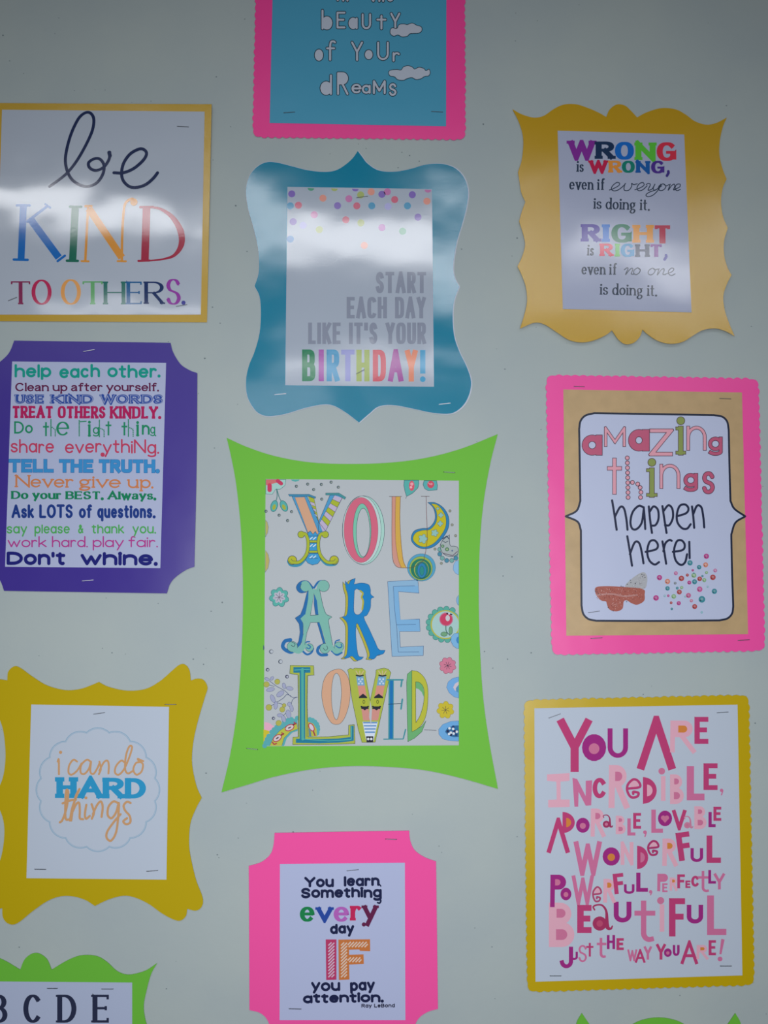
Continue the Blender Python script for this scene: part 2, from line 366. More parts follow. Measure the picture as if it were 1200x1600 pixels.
        for it in items:
            if it is None: x += st['sp'] * cap * k; continue
            ch, w, li, ri = it; wpx = w * H * st['wk'] * k
            off = x + li; c2 = st['alt'].get(ch, ch)
            jy = random.uniform(-1, 1) * st['jit']
            f = (lambda y: y) if isup(c2) else (lambda y: ymap(y, st))
            X = lambda X_, off=off, wpx=wpx: off + X_ * wpx if wpx > 1e-6 else off
            Y = lambda y, f=f, jy=jy: hy + f(y) * H + jy
            s.T = lambda a, b: (x0 + (a + b * st['slant']) * ux + b * uy, y0 + (a + b * st['slant']) * uy - b * ux)
            col = cols if isinstance(cols[0], (int, float)) else cols[ci % len(cols)]; ci += 1
            if line: s.draw(ch, X, Y, st, line, layer, grow=lw * 2); s.draw(ch, X, Y, st, col, layer + 1)
            else: s.draw(ch, X, Y, st, col, layer)
            x += li + wpx + ri + st['gap']
    def build(s, parent):
        return mesh_obj(s.name, s.verts, s.faces, [mat(c if min(c) > 140 else tuple(int(v * .93) for v in c), s.fin) for c in s.cols], parent, s.mi)
# ------------------------------------------------------------------ the wall
def wall_material():
    m = bpy.data.materials.new('painted_wall'); m.use_nodes = True; nt = m.node_tree; bs = nt.nodes['Principled BSDF']
    g = nt.nodes.new('ShaderNodeNewGeometry'); n = nt.nodes.new('ShaderNodeTexNoise'); n.inputs['Scale'].default_value = 7; n.inputs['Detail'].default_value = 8
    nt.links.new(g.outputs['Position'], n.inputs['Vector'])
    r = nt.nodes.new('ShaderNodeValToRGB'); e = r.color_ramp.elements
    a = [s2l(v) * ALB for v in (151, 162, 164)]; b = [s2l(v) * ALB for v in (157, 167, 166)]
    e[0].position = .35; e[0].color = (*a, 1); e[1].position = .65; e[1].color = (*b, 1)
    nt.links.new(n.outputs['Fac'], r.inputs[0])
    # sparse grime specks
    v = nt.nodes.new('ShaderNodeTexVoronoi'); v.inputs['Scale'].default_value = 32; nt.links.new(g.outputs['Position'], v.inputs['Vector'])
    lt = nt.nodes.new('ShaderNodeMath'); lt.operation = 'LESS_THAN'; lt.inputs[1].default_value = .022; nt.links.new(v.outputs['Distance'], lt.inputs[0])
    mx = nt.nodes.new('ShaderNodeMix'); mx.data_type = 'RGBA'; nt.links.new(r.outputs[0], mx.inputs[6]); mx.inputs[7].default_value = (.22, .25, .27, 1)
    mu = nt.nodes.new('ShaderNodeMath'); mu.operation = 'MULTIPLY'; mu.inputs[1].default_value = .6; nt.links.new(lt.outputs[0], mu.inputs[0])
    nt.links.new(mu.outputs[0], mx.inputs['Factor']); nt.links.new(mx.outputs[2], bs.inputs['Base Color'])
    bs.inputs['Roughness'].default_value = .6; bs.inputs['Specular IOR Level'].default_value = .2
    add_bump(nt, g.outputs['Position'], bs, ((90, .0002, 3), (700, .00003, 2)))
    return m
x0, x1, z1 = -2.6, 2.6, 2.75
wall = mesh_obj('wall_back', [(x0, 0, 0), (x1, 0, 0), (x1, 0, z1), (x0, 0, z1), (x0, .12, 0), (x1, .12, 0), (x1, .12, z1), (x0, .12, z1)],
                [(0, 1, 2, 3), (5, 4, 7, 6), (3, 2, 6, 7), (0, 4, 5, 1), (1, 5, 6, 2), (0, 3, 7, 4)], [wall_material()])
wall['kind'] = 'structure'; wall['label'] = 'pale grey-green painted wall behind the signs'
# old staple holes and pin pricks in the paint
hv, hf = [], []
spots = [(560,225),(572,232),(628,238),(640,243),(655,252),(622,262),(92,28),(236,158),(206,160),(333,250),(332,480),(160,1013),(175,1020),(196,1022),(322,1013),
         (302,1030),(318,1038),(322,1208),(338,120),(757,1018),(770,1044),(793,1030),(800,870),(840,1170),(830,1020),(344,505),(860,330),(776,545),(800,400),
         (808,372),(1131,190),(1135,165),(1128,470),(1175,660),(1174,510),(320,560),(310,615),(335,700),(690,1332),(686,1322),(1005,1085),(1018,1072),
         (1188,900),(1192,760),(458,1300),(385,1255),(500,1205),(745,690),(786,900),(330,955),(342,1340),(30,1480),(275,1502),(260,1545),(742,1450),(1180,1130)]
for _ in range(120): spots.append((random.uniform(-80, 1280), random.uniform(-60, 1650)))
for (x, y) in spots:
    r = random.uniform(.7, 1.6); b = len(hv); k = random.uniform(.4, 1.0)
    for a in range(7):
        t = 2 * math.pi * a / 7; hv.append(W(x + r * math.cos(t), y - r * k * math.sin(t), .00015))
    hf.append(tuple(range(b, b + 7)))
sp_o = mesh_obj('staple_holes', hv, hf, [mat((105, 116, 120), 'matte')], wall); sp_o['kind'] = 'stuff'
# ------------------------------------------------------------------ signs
CARD0, CARD1, SHEET0, SHEET1 = .0012, .0017, .0018, .0021
def steel(col=(.10, .11, .13, 1), met=.55):
    m = bpy.data.materials.new('staple_steel'); m.use_nodes = True; b = m.node_tree.nodes['Principled BSDF']
    b.inputs['Base Color'].default_value = col; b.inputs['Metallic'].default_value = met; b.inputs['Roughness'].default_value = .35
    n = m.node_tree.nodes.new('ShaderNodeTexNoise'); n.inputs['Scale'].default_value = 900
    r = m.node_tree.nodes.new('ShaderNodeMapRange'); r.inputs['To Min'].default_value = .25; r.inputs['To Max'].default_value = .5
    m.node_tree.links.new(n.outputs['Fac'], r.inputs['Value']); m.node_tree.links.new(r.outputs[0], b.inputs['Roughness'])
    return m
STEEL = steel(); GLINT_STEEL = steel((.62, .64, .68, 1), .5)  # paler copy of the steel: reflected glare on the wire put into its colour
def staple(parent, x, y, ang=0, L=17.5, d=SHEET1, m=None):
    """crown wire with two legs bent into the wall; x,y centre in frame pixels, ang in degrees (anticlockwise)"""
    a = math.radians(ang); p0 = Vector(W(x - L / 2 * math.cos(a), y + L / 2 * math.sin(a), d)); p1 = Vector(W(x + L / 2 * math.cos(a), y - L / 2 * math.sin(a), d))
    u = (p1 - p0).normalized(); out = Vector((0, -1, 0)); w = u.cross(out); h = .0003
    path = [p0 - out * .0012, p0 + out * .0003, p0 + out * .00055 + u * .0005, p1 + out * .00055 - u * .0005, p1 + out * .0003, p1 - out * .0012]
    v, f = [], []
    for i, p in enumerate(path):
        n2 = out if 1 < i < 4 else u * (-1 if i < 3 else 1) if i in (0, 5) else (out + u * (-1 if i < 3 else 1)).normalized()
        for sa, sb in ((-1, 0), (-1, 1), (1, 1), (1, 0)): v.append(p + w * h * sa + n2 * h * 1.3 * sb)
    for i in range(5):
        for k in range(4): f.append((i * 4 + k, i * 4 + (k + 1) % 4, i * 4 + 4 + (k + 1) % 4, i * 4 + 4 + k))
    f += [(3, 2, 1, 0), (20, 21, 22, 23)]
    return mesh_obj('staple', v, f, [m or STEEL], parent)
def sign(name, label, cx, cy, category='sign', group=None):
    o = bpy.data.objects.new(name, None); o.empty_display_size = .05; link(o); o.location = W(cx, cy, 0)
    o['label'] = label; o['category'] = category
    if group: o['group'] = group
    bpy.context.view_layer.update()
    return o
def vp(view, pts): return [(view[0] + p[0] / view[2], view[1] + p[1] / view[2]) + tuple(p[2:]) for p in pts]
c = 'c'
#PAINT
WHITE = (170, 180, 194)
# ============ 1. blue sky print on scalloped pink card (runs off the top)
V = (380, 0, 3.3333)
o = sign('classroom_sign', 'sky blue print with clouds on scalloped pink card, highest on the wall', 561, 8)
slab('backing_card', scallop([(405, -212), (724, -212), (726, 217), (396, 213)], 11.5, 2.3), CARD0, CARD1, mat((222, 62, 138), 'satin'), o)
sh = slab('print_sheet', [(430, -186), (698, -188), (697, 197.3), (421.3, 192)], SHEET0, SHEET1, mat((66, 142, 172), 'satin'), o)
DK = (18, 34, 50); LT = (168, 176, 190)
st1 = style(wt=10.5, cap='round', gap=8, xh=.62); st2 = dict(st1, solid=1)
def outlined(name, jobs, blobs=(), view=V, line=DK, col=LT, lw=3.8, fin='satin', par=None):
    k = Ink(name, view, fin, SHEET1)
    for j in jobs: k.g(*j[:5], line, dict(j[5], wt=j[5]['wt'] + lw * 2, th=j[5]['th'] + lw * 2, dot=j[5].get('dot', j[5]['wt'] * .62) + lw), layer=0)
    for b in blobs: k.disc(b[0], b[1], b[2] + lw, line, 1, ry=b[3] + lw)
    for j in jobs:
        q = j[5]; k.g(j[0], j[1] + lw, j[2] + lw, j[3] - lw, j[4] - lw, col, q, layer=2)
    for b in blobs: k.disc(b[0], b[1], b[2], col, 3, ry=b[3])
    k.build(par)
outlined('lettering', [('i', 485, -45, 500, 10, st1), ('n', 512, -30, 552, 12, st1), ('t', 660, -60, 690, 13, st1), ('h', 700, -60, 738, 14, st1), ('e', 745, -32, 787, 12, st1)], par=sh)
outlined('lettering', [('b', 404, 46, 468, 158, st2), ('E', 482, 57, 537, 152, st1), ('a', 545, 88, 600, 155, st2), ('U', 613, 66, 670, 156, st1),
    ('+', 690, 74, 750, 158, st1), ('Y', 762, 62, 822, 156, st1)], par=sh)
outlined('lettering', [('o', 369, 254, 420, 320, st2), ('f', 428, 206, 487, 320, st1), ('Y', 558, 212, 628, 321, st1), ('o', 630, 257, 678, 312, st2),
    ('U', 694, 213, 762, 317, st1), ('r', 774, 268, 820, 325, st1)], par=sh)
outlined('lettering', [('d', 398, 384, 466, 498, st2), ('R', 485, 372, 552, 498, st2), ('e', 560, 433, 620, 490, st1), ('a', 614, 438, 668, 492, st1),
    ('M', 672, 414, 746, 494, st1), ('s', 755, 430, 803, 503, st1)], par=sh)
for cl in ([(765,160),(775,145),(800,148),(812,128),(838,125),(855,128),(880,120),(905,132),(928,140),(930,160),(915,172),(890,174),(868,176),(855,188),(828,192),(806,182),(785,188),(768,178)],
           [(757,380),(765,366),(800,362),(822,364),(835,348),(860,342),(882,350),(893,360),(915,350),(940,356),(952,368),(968,360),(974,380),(965,395),(945,398),(925,410),(900,414),(878,404),(852,410),(835,418),(805,415),(788,400),(765,395)]):
    k = Ink('cloud', V, 'satin', SHEET1 + .0004); q = catmull(cl, True, 4); k.fill(q, LT, 0); k.line(q, 3, DK, 1, closed=True); k.build(sh)
staple(o, 452, 176, 4); staple(o, 683, 175, -3)

# ============ 2. be kind
V = (0, 150, 3.3333)
o = sign('classroom_sign', 'white laminated sign reading be kind to others with thin gold edge', 160, 332)
slab('backing_card', vp(V, [(-16, 41), (1106, 47), (1078, 1173), (-57, 1167)]), CARD0, CARD1, mat((172, 138, 20), 'gold'), o)
sh = slab('print_sheet', vp(V, [(18, 75), (1069, 85), (1046, 1133), (-22, 1133)]), SHEET0, SHEET1, mat((166, 175, 188), 'laminate'), o)
NV = (28, 42, 82); k = Ink('lettering', V, 'laminate', SHEET1)
k.line([(262,471),(300,445),(350,405),(400,345),(448,265),(485,185),(494,125),(477,93),(448,92),(412,125),(372,210),(347,310),(350,375),(375,430),(420,463),(465,470),(510,450),(540,405),(545,360),(525,330),(495,328),(466,348),(472,375),(505,388),(545,370),(572,330),(576,294)],
       16, NV, 0, smooth=True, nib=(14, .3), ws=None)
k.line([(577,312),(573,296)], 20, NV, 0)
k.line([(597,400),(645,400),(700,378),(750,335),(767,300),(750,279),(722,280),(680,305),(648,350),(637,400),(645,440),(675,470),(712,476),(760,462),(800,430),(824,400)], 16, NV, 1, smooth=True)
k.build(sh)
def part(name, V, fin, base, fn, par):
    k = Ink(name, V, fin, base); fn(k); k.build(par); return k
def fK(k):
    q = (18, 105, 185); k.line([(126,568),(112,848)], 36, q, 0, 'butt'); k.line([(92,568),(158,568)], 13, q, 1); k.line([(74,848),(146,850)], 13, q, 1)
    k.line([(250,572),(140,655)], 13, q, 1, 'butt'); k.line([(240,562),(264,580)], 11, q, 2); k.line([(162,640),(308,838)], 38, q, 2, 'butt'); k.line([(302,856),(340,828)], 12, q, 3)
def fI(k):
    q = (22, 105, 85); k.line([(395,575),(380,855)], 38, q, 0, 'butt'); k.line([(368,575),(426,576)], 13, q, 1); k.line([(350,854),(407,855)], 13, q, 1)
def fN(k):
    q = (220, 148, 58); k.line([(462,576),(446,855)], 13, q, 0, 'butt'); k.line([(448,572),(480,572)], 12, q, 1); k.line([(426,856),(463,857)], 10, q, 1)
    k.line([(466,585),(636,838)], 38, q, 1, 'butt'); k.line([(636,850),(638,740),(645,620),(655,560),(685,535),(705,540)], 13, q, 2, smooth=True); k.disc(700, 551, 19, q, 3); k.line([(614,856),(657,857)], 10, q, 1)
def fD(k):
    q = (165, 35, 65); k.line([(766,578),(756,852)], 40, q, 0, 'butt'); k.line([(733,577),(800,577)], 13, q, 1); k.line([(722,855),(780,853)], 11, q, 1)
    k.line([(780,576),(840,588),(900,630),(942,700),(946,770),(910,825),(850,846),(770,855)], 20, q, 2, smooth=True, ws=[10, 14, 24, 34, 30, 16, 9, 8])
for f in (fK, fI, fN, fD): part('lettering', V, 'laminate', SHEET1, f, sh)
sf = style(wt=20, th=7, nib=0, sl=14, st=8)
k = Ink('lettering', V, 'laminate', SHEET1)
for ch, a, t, b, y, q in (('T',52,960,165,1080,(135,40,85)),('O',165,952,270,1082,(185,35,85)),('O',317,950,422,1082,(228,160,85)),('T',425,960,542,1080,(95,170,105)),
    ('H',536,962,655,1080,(30,110,100)),('E',655,962,745,1080,(25,95,150)),('R',748,962,858,1078,(25,50,100)),('S',864,948,944,1082,(150,60,165))):
    k.g(ch, a, t, b, y, q, sf)
k.disc(956, 1072, 11, (55, 55, 150)); k.build(sh)
staple(o, 287, 199, -3); staple(o, 20, 466, 22, 14); staple(o, 284, 476, 10, 17)

# ============ 3. start each day
V = (370, 220, 3.1579)
o = sign('classroom_sign', 'birthday saying with confetti dots on shiny teal curvy-cut card', 560, 450)
pts = [(597,50,c),(575,82),(540,115),(490,145),(430,153),(350,145),(270,125),(200,108),(150,105),(105,125),(65,170),(46,240),(55,330),(80,420),(103,520),(110,600),(106,660),(88,717,c),
 (112,768),(119,850),(112,950),(88,1040),(60,1110),(46,1180),(52,1260),(85,1322),(120,1350),(165,1358),(240,1347),(330,1320),(415,1302),(475,1306),(540,1342),(603,1390,c),(655,1345),(700,1311),(770,1304),
 (870,1322),(960,1341),(1040,1347),(1085,1333),(1125,1295),(1150,1240),(1155,1180),(1132,1110),(1098,1040),(1072,960),(1065,860),(1073,785),(1097,720,c),(1073,670),(1068,610),(1085,500),(1115,400),
 (1137,310),(1140,240),(1120,180),(1080,137),(1030,117),(975,113),(920,120),(860,138),(780,152),(700,146),(645,112),(618,78)]
slab('backing_card', vp(V, outline(pts)), CARD0, CARD1, mat((0, 116, 146), 'foil'), o)
rim = [(560 + (x - 560) * 1.006 + .7, 448 + (y - 448) * 1.004 + .3) for x, y in vp(V, outline(pts))]
slab('white_backing', rim, CARD0 - .0004, CARD0 - .0001, mat((175, 182, 195), 'satin'), o)['label'] = 'white edge of the card behind the teal'
sh = slab('print_sheet', vp(V, [(250,227),(963,238),(973,1213),(239,1206)]), SHEET0, SHEET1, mat((158, 168, 182), 'laminate_flat'), o)
pu, pk, co, bl, gr, lv, pe, gn = (128,105,185), (195,120,175), (205,105,130), (75,150,190), (165,180,105), (160,160,205), (222,150,135), (85,160,130)
for x, y, q in ((271,262,pu),(304,318,co),(264,321,bl),(425,283,pe),(382,365,pk),(278,399,pu),(327,417,lv),(407,438,gr),(264,485,(60,130,190)),(497,320,pu),(553,286,pk),(538,390,co),
   (592,321,co),(611,267,gr),(612,405,gr),(629,516,pe),(663,252,pe),(716,264,pu),(743,252,pk),(779,290,co),(666,321,bl),(746,324,lv),(716,428,(175,100,180)),(818,446,gn),(842,321,bl),(866,266,pu),(894,377,pu),(938,298,pe)):
    k = Ink('confetti_dot', V, 'laminate_flat', SHEET1); k.disc(x, y, 17.5, q); k.build(sh)
for x, q in ((366, gn), (482, gr), (585, pu), (943, pk)):
    k = Ink('confetti_dot', V, 'laminate_flat', SHEET1)
    k.fill([(x - 16, 231 + (x - 250) * .015)] + [(x + 16 * math.cos(math.radians(t)), 233 + (x - 250) * .015 + 12 * math.sin(math.radians(t))) for t in range(180, -1, -20)], q, 1); k.build(sh)
bb = style(wt=19, th=17, sq=3.6, gap=6, sp=.75, cap='butt'); GY = (140, 148, 166)
for t, a, y, b, y2, cp in (('START', 685, 752, 935, 752, 105), ('EACH DAY', 542, 876, 933, 876, 105), ("LIKE IT'S YOUR", 352, 1003, 934, 1003, 106)):
    k = Ink('lettering', V, 'laminate_flat', SHEET1); k.text(t, a, y, b, y2, cp, bb, GY); k.build(sh)
b2 = style(wt=26, th=24, sq=3.4)
k = Ink('lettering', V, 'laminate_flat', SHEET1)
for ch, a, b, q in (('B',322,388,(35,130,90)),('I',403,430,(165,80,170)),('R',443,507,(60,150,195)),('T',514,582,(140,145,205)),('H',590,655,(150,170,70)),('D',671,736,(200,65,85)),('A',746,822,(165,80,160)),('Y',830,892,(228,140,110)),('!',903,932,(60,155,200))):
    k.g(ch, a, 1030 + (a - 322) * .004, b, 1186 + (a - 322) * .004, q, dict(b2, dot=14) if ch == '!' else b2)
k.build(sh)
staple(o, 566, 308, 8); staple(o, 563, 581, 28, 14); staple(o, 438, 616, 5, m=GLINT_STEEL); staple(o, 695, 631, 6, m=GLINT_STEEL)

# ============ 4. wrong is wrong
V = (780, 150, 3.1579)
o = sign('classroom_sign', 'wrong is wrong saying on gold card with wavy horned edge', 972, 350)
pts = [(65,65,c),(110,90),(170,107),(220,98),(270,64),(320,42),(380,41),(440,60),(490,82),(528,104,c),(545,67),(580,42),(620,47),(650,73),(680,106,c),(730,80),(800,60),(870,66),(920,92),(965,125),(1020,142),(1070,134),(1123,107,c),
 (1104,150),(1088,220),(1085,290),(1100,360),(1120,412,c),(1100,460),(1092,530),(1102,600),(1125,655,c),(1106,720),(1106,790),(1122,850),(1142,888,c),(1120,930),(1101,990),(1107,1060),(1130,1130),(1155,1190,c),
 (1110,1165),(1060,1152),(1000,1160),(950,1188),(900,1218),(840,1228),(780,1214),(730,1183),(702,1158,c),(690,1192),(660,1222),(620,1230),(585,1208),(552,1162,c),(520,1186),(460,1212),(400,1221),(340,1208),
 (280,1170),(220,1132),(170,1124),(100,1153,c),(120,1090),(135,1020),(130,950),(110,890),(88,845,c),(110,800),(126,740),(118,690),(97,622,c),(110,575),(128,525,c),(108,480),(100,430),(92,378,c),(110,320),(118,250),(115,190),(95,125)]
slab('backing_card', vp(V, outline(pts)), CARD0, CARD1, mat((176, 138, 8), 'gold'), o)
sh = slab('print_sheet', vp(V, [(288,172),(912,191),(944,1073),(311,1056)]), SHEET0, SHEET1, mat((158, 165, 188), 'laminate_wavy'), o)
sl1 = style(wt=30, th=15, nib=0, sl=24, st=15, sq=2.2); sl2 = style(wt=20, th=10, nib=0, sl=15, st=10, sq=2.2)
INK = (42, 58, 80)
k = Ink('lettering', V, 'laminate_wavy', SHEET1)
for ch, a, t, b, y, q in (('W',332,222,476,310,(130,45,150)),('R',470,226,570,312,(25,50,85)),('O',570,228,664,316,(20,105,195)),('N',666,231,772,318,(90,190,60)),('G',776,230,876,322,(210,50,75))):
    k.g(ch, a, t, b, y, q, dict(sl1, sl=20 if ch in 'WNR' else 12), layer=0)
k.build(sh)
k = Ink('lettering', V, 'laminate_wavy', SHEET1 + .0003)
for ch, a, t, b, y, q in (('W',438,320,536,379,(190,30,75)),('R',536,321,603,380,(225,145,60)),('O',604,322,668,381,(15,125,110)),('N',671,323,742,381,(20,90,165)),('G',748,322,816,384,(75,45,140))):
    k.g(ch, a, t, b, y, q, dict(sl2, sl=13 if ch in 'WNR' else 8))
k.line([(833,374),(834,382),(826,396)], 13, (60,45,130)); k.build(sh)
k = Ink('lettering', V, 'laminate_wavy', SHEET1)
for ch, a, t, b, y, q in (('R',400,636,498,722,(70,50,160)),('I',500,637,548,724,(20,115,205)),('G',551,636,655,728,(15,120,90)),('H',654,640,757,728,(228,155,65)),('T',757,642,848,732,(185,40,75))):
    k.g(ch, a, t, b, y, q, dict(sl1, sl=20 if ch in 'RHI' else 13))
k.build(sh)
k = Ink('lettering', V, 'laminate_wavy', SHEET1 + .0003)
for ch, a, t, b, y, q in (('R',492,732,560,794,(220,50,90)),('I',564,733,597,796,(105,190,85)),('G',597,733,666,798,(25,140,195)),('H',667,736,738,798,(25,50,90)),('T',739,736,804,798,(125,45,150))):
    k.g(ch, a, t, b, y, q, dict(sl2, sl=13 if ch in 'RHI' else 9))
k.line([(820,790),(821,798),(813,811)], 13, (60,55,160)); k.build(sh)
gs = style(wt=8.5, th=4, nib=8, sl=7, st=4.5, xh=.62, gap=2, alt={'a': '2a', 'g': '2g'}, desc=.36)
for t, a, y, b, y2 in (('is',379,376,416,377),('even if',344,464,520,467),('is doing it.',462,560,740,568),('is',429,791,464,793),('even if',403,885,578,887),('is doing it.',492,985,774,992)):
    k = Ink('lettering', V, 'laminate_wavy', SHEET1); k.text(t, a, y, b, y2, 58, gs, INK); k.build(sh)
def script_line(k, strokes, w, q, layer=0, nib=None):
    for sp in strokes: k.line(sp, w, q, layer, smooth=len(sp) > 2, nib=nib)
k = Ink('lettering', V, 'laminate_wavy', SHEET1)
script_line(k, [[(542,467),(562,460),(588,445),(592,433),(578,430),(558,446),(552,462),(564,471),(586,466),(612,446),(622,434)],
 [(618,438),(614,462),(622,470),(640,466),(652,448),(652,434),(662,440),(680,436)],[(668,466),(690,458),(712,444),(708,430),(690,436),(678,456),(686,470),(706,466),(728,446)],
 [(724,440),(734,434),(744,440),(736,458),(734,468),(752,462),(766,440)],[(766,438),(758,460),(766,468),(782,458),(796,438),(786,462),(760,490),(734,500),(722,492),(738,478),(770,466),(800,446)],
 [(806,436),(788,446),(784,462),(796,470),(814,462),(820,446),(808,436),(822,446),(836,440)],[(842,438),(832,468),(848,446),(862,438),(864,450),(858,466),(870,464)],[(862,464),(888,452),(890,438),(874,440),(866,456),(874,470),(892,464)]], 4.5, INK)
k.build(sh)
k = Ink('lettering', V, 'laminate_wavy', SHEET1)
script_line(k, [[(614,862),(628,852),(632,858),(620,886),(640,862),(652,854),(656,862),(648,882),(662,884)],[(680,852),(664,862),(660,878),(672,886),(688,876),(692,860),(680,852),(690,860)],
 [(752,854),(736,864),(732,880),(744,888),(760,878),(766,862),(754,854),(766,862),(780,858)],[(786,856),(776,888),(794,864),(808,856),(810,866),(804,884),(816,886)],[(816,884),(848,872),(858,858),(846,854),(832,868),(834,884),(848,890),(864,882)]], 4.5, INK)
k.build(sh)

# ============ 5. classroom rules on purple
V = (0, 520, 3.5294)
o = sign('classroom_sign', 'list of thirteen coloured rules on purple card with scooped corners', 130, 730)
pts = [(78,43,c),(940,55,c),(955,108),(995,172),(1045,206),(1088,222,c),(1086,600),(1080,950),(1072,1290,c),(1025,1308),(968,1348),(938,1385),(920,1437,c),(22,1423,c),(5,1375),(-25,1330),(-75,1295),(-128,1278,c),(-110,700),(-95,205,c),(-45,190),(0,160),(50,110)]
slab('backing_card', vp(V, outline(pts, 4)), CARD0, CARD1, mat((55, 40, 130), 'satin'), o)
sh = slab('print_sheet', vp(V, [(67,158),(916,166),(884,1298),(28,1290)]), SHEET0, SHEET1, mat((160, 168, 195), 'matte'), o)
def L(txts, y, cap, st, q, dy=0, name='lettering', line=None, lw=2, extra=None):
    k = Ink(name, V, 'matte', SHEET1)
    for t, a, b in txts: k.text(t, a, y + dy * a / 880, b, y + dy * b / 880, cap, st, q, line=line, lw=lw)
    if extra: extra(k)
    k.build(sh)
L([('help', 80, 283), ('each', 327, 552), ('other.', 592, 884)], 248, 74, style(wt=14, cap='round', xh=.68, gap=5, jit=3, desc=.25), (20, 150, 135))
L([('Clean up after yourself.', 84, 876)], 322, 46, style(wt=9, th=7, sl=6, st=6, xh=.68, gap=2, alt={'a': '2a'}, sp=.25), (95, 28, 70))
k = Ink('lettering', V, 'matte', SHEET1)
for t, a, b in (('USE', 78, 246), ('KIND', 274, 516), ('WORDS', 548, 900)):
    k.text(t, a, 390, b, 391, 50, style(wt=19, th=11, sl=13, st=10, gap=0), (45, 75, 155)); k.text(t, a + 2, 388, b - 2, 389, 46, style(wt=5, th=2, sl=5, st=2, gap=12), (140, 152, 192), layer=2)
k.build(sh)
L([('TREAT', 66, 293), ('OTHERS', 318, 582), ('KINDLY.', 604, 888)], 470, 68, style(wt=15, th=11, sl=9.5, st=13, gap=2, sq=3), (175, 30, 90), dy=4)
gnn = (30, 135, 95)
def dots(k, pts, r, q, layer=0):
    for x, y in pts: k.disc(x, y, r, q, layer, n=10)
def dl(a, b, n): return [(a[0] + (b[0] - a[0]) * i / (n - 1), a[1] + (b[1] - a[1]) * i / (n - 1)) for i in range(n)]
k = Ink('lettering', V, 'matte', SHEET1)
t1 = style(wt=9.5, xh=.6, gap=5); k.g('D', 78, 488, 132, 556, gnn, t1); k.g('o', 138, 508, 181, 554, gnn, t1); k.g('+', 237, 492, 270, 570, gnn, t1)
dots(k, dl((281, 480), (281, 568), 13) + dl((288, 522), (304, 534), 3) + dl((305, 542), (305, 568), 4), 3.8, gnn); k.g('e', 310, 490, 382, 566, gnn, style(wt=13, th=7, nib=0))
dots(k, dl((437, 484), (437, 568), 12) + dl((444, 490), (474, 488), 5), 3.8, gnn); k.g('i', 478, 490, 508, 570, gnn, style(wt=13, sl=9, st=6)); k.g('g', 512, 520, 546, 572, gnn, style(wt=7, desc=.3))
dots(k, dl((548, 482), (548, 572), 13) + dl((556, 528), (572, 536), 3) + dl((574, 544), (574, 572), 4), 3.8, gnn); k.g('+', 582, 488, 614, 566, gnn, style(wt=9))
k.g('+', 670, 492, 702, 566, gnn, t1); dots(k, dl((708, 480), (708, 570), 13) + dl((716, 524), (732, 532), 3) + dl((734, 540), (734, 570), 4), 3.8, gnn)
k.g('i', 744, 492, 774, 568, gnn, style(wt=13, sl=9, st=6)); k.g('n', 782, 508, 826, 562, gnn, style(wt=11)); k.g('g', 828, 518, 856, 570, gnn, style(wt=6.5, desc=.3)); k.disc(858, 567, 4, gnn)
k.build(sh)
rr = (190, 62, 95)
def ex(k): k.disc(566, 672, 12, rr, 1)
L([('share', 58, 298), ('everythiNg.', 358, 877)], 664, 78, style(wt=9.5, cap='round', xh=.64, gap=6, jit=4, desc=.28), rr, extra=ex)
L([('TELL', 49, 295), ('THE', 326, 513), ('TRUTH.', 546, 878)], 769, 72, style(wt=18, sq=4, gap=5), (58, 140, 200), dy=3, line=(25, 95, 160), lw=1.6)
L([('Never', 80, 405), ('give', 436, 666), ('up.', 700, 845)], 851, 68, style(wt=10.5, th=8.5, sl=10, st=7.5, xh=.66, gap=3, alt={'g': '2g'}, desc=.3), (200, 125, 80), dy=6)
L([('Do your BEST. Always.', 60, 861)], 916, 44, style(wt=14, th=6, nib=5, sl=8, st=6, xh=.72, gap=1, sp=.3, alt={'a': '2a'}, desc=.3), (15, 125, 85), dy=4)
def ex(k): k.line([(215,1010),(225,1021),(250,1018),(262,1004)], 12, (25, 55, 130), 1, smooth=True)
L([('Ask', 63, 188), ('LOTS', 216, 402), ('of', 435, 508), ('questions.', 536, 857)], 1022, 76, style(wt=14, cap='round', xh=.66, gap=3, desc=.3), (25, 55, 130))
L([('say', 36, 150), ('please', 190, 385), ('&', 430, 460), ('thank', 505, 685), ('you.', 730, 860)], 1107, 50, style(wt=8, cap='round', xh=.78, gap=4, desc=.42), (75, 165, 85))
L([('work', 42, 258), ('hard.', 286, 484), ('play', 511, 683), ('fair.', 708, 870)], 1183, 62, style(wt=7.5, cap='round', xh=.62, gap=5, desc=.32), (175, 60, 140))
L([("Don't", 36, 362), ('whine.', 444, 868)], 1280, 74, style(wt=18.5, cap='round', xh=.8, gap=5), (25, 28, 115), dy=4)
staple(o, 139, 548, 10, m=GLINT_STEEL); staple(o, 137, 907, 5, m=GLINT_STEEL)

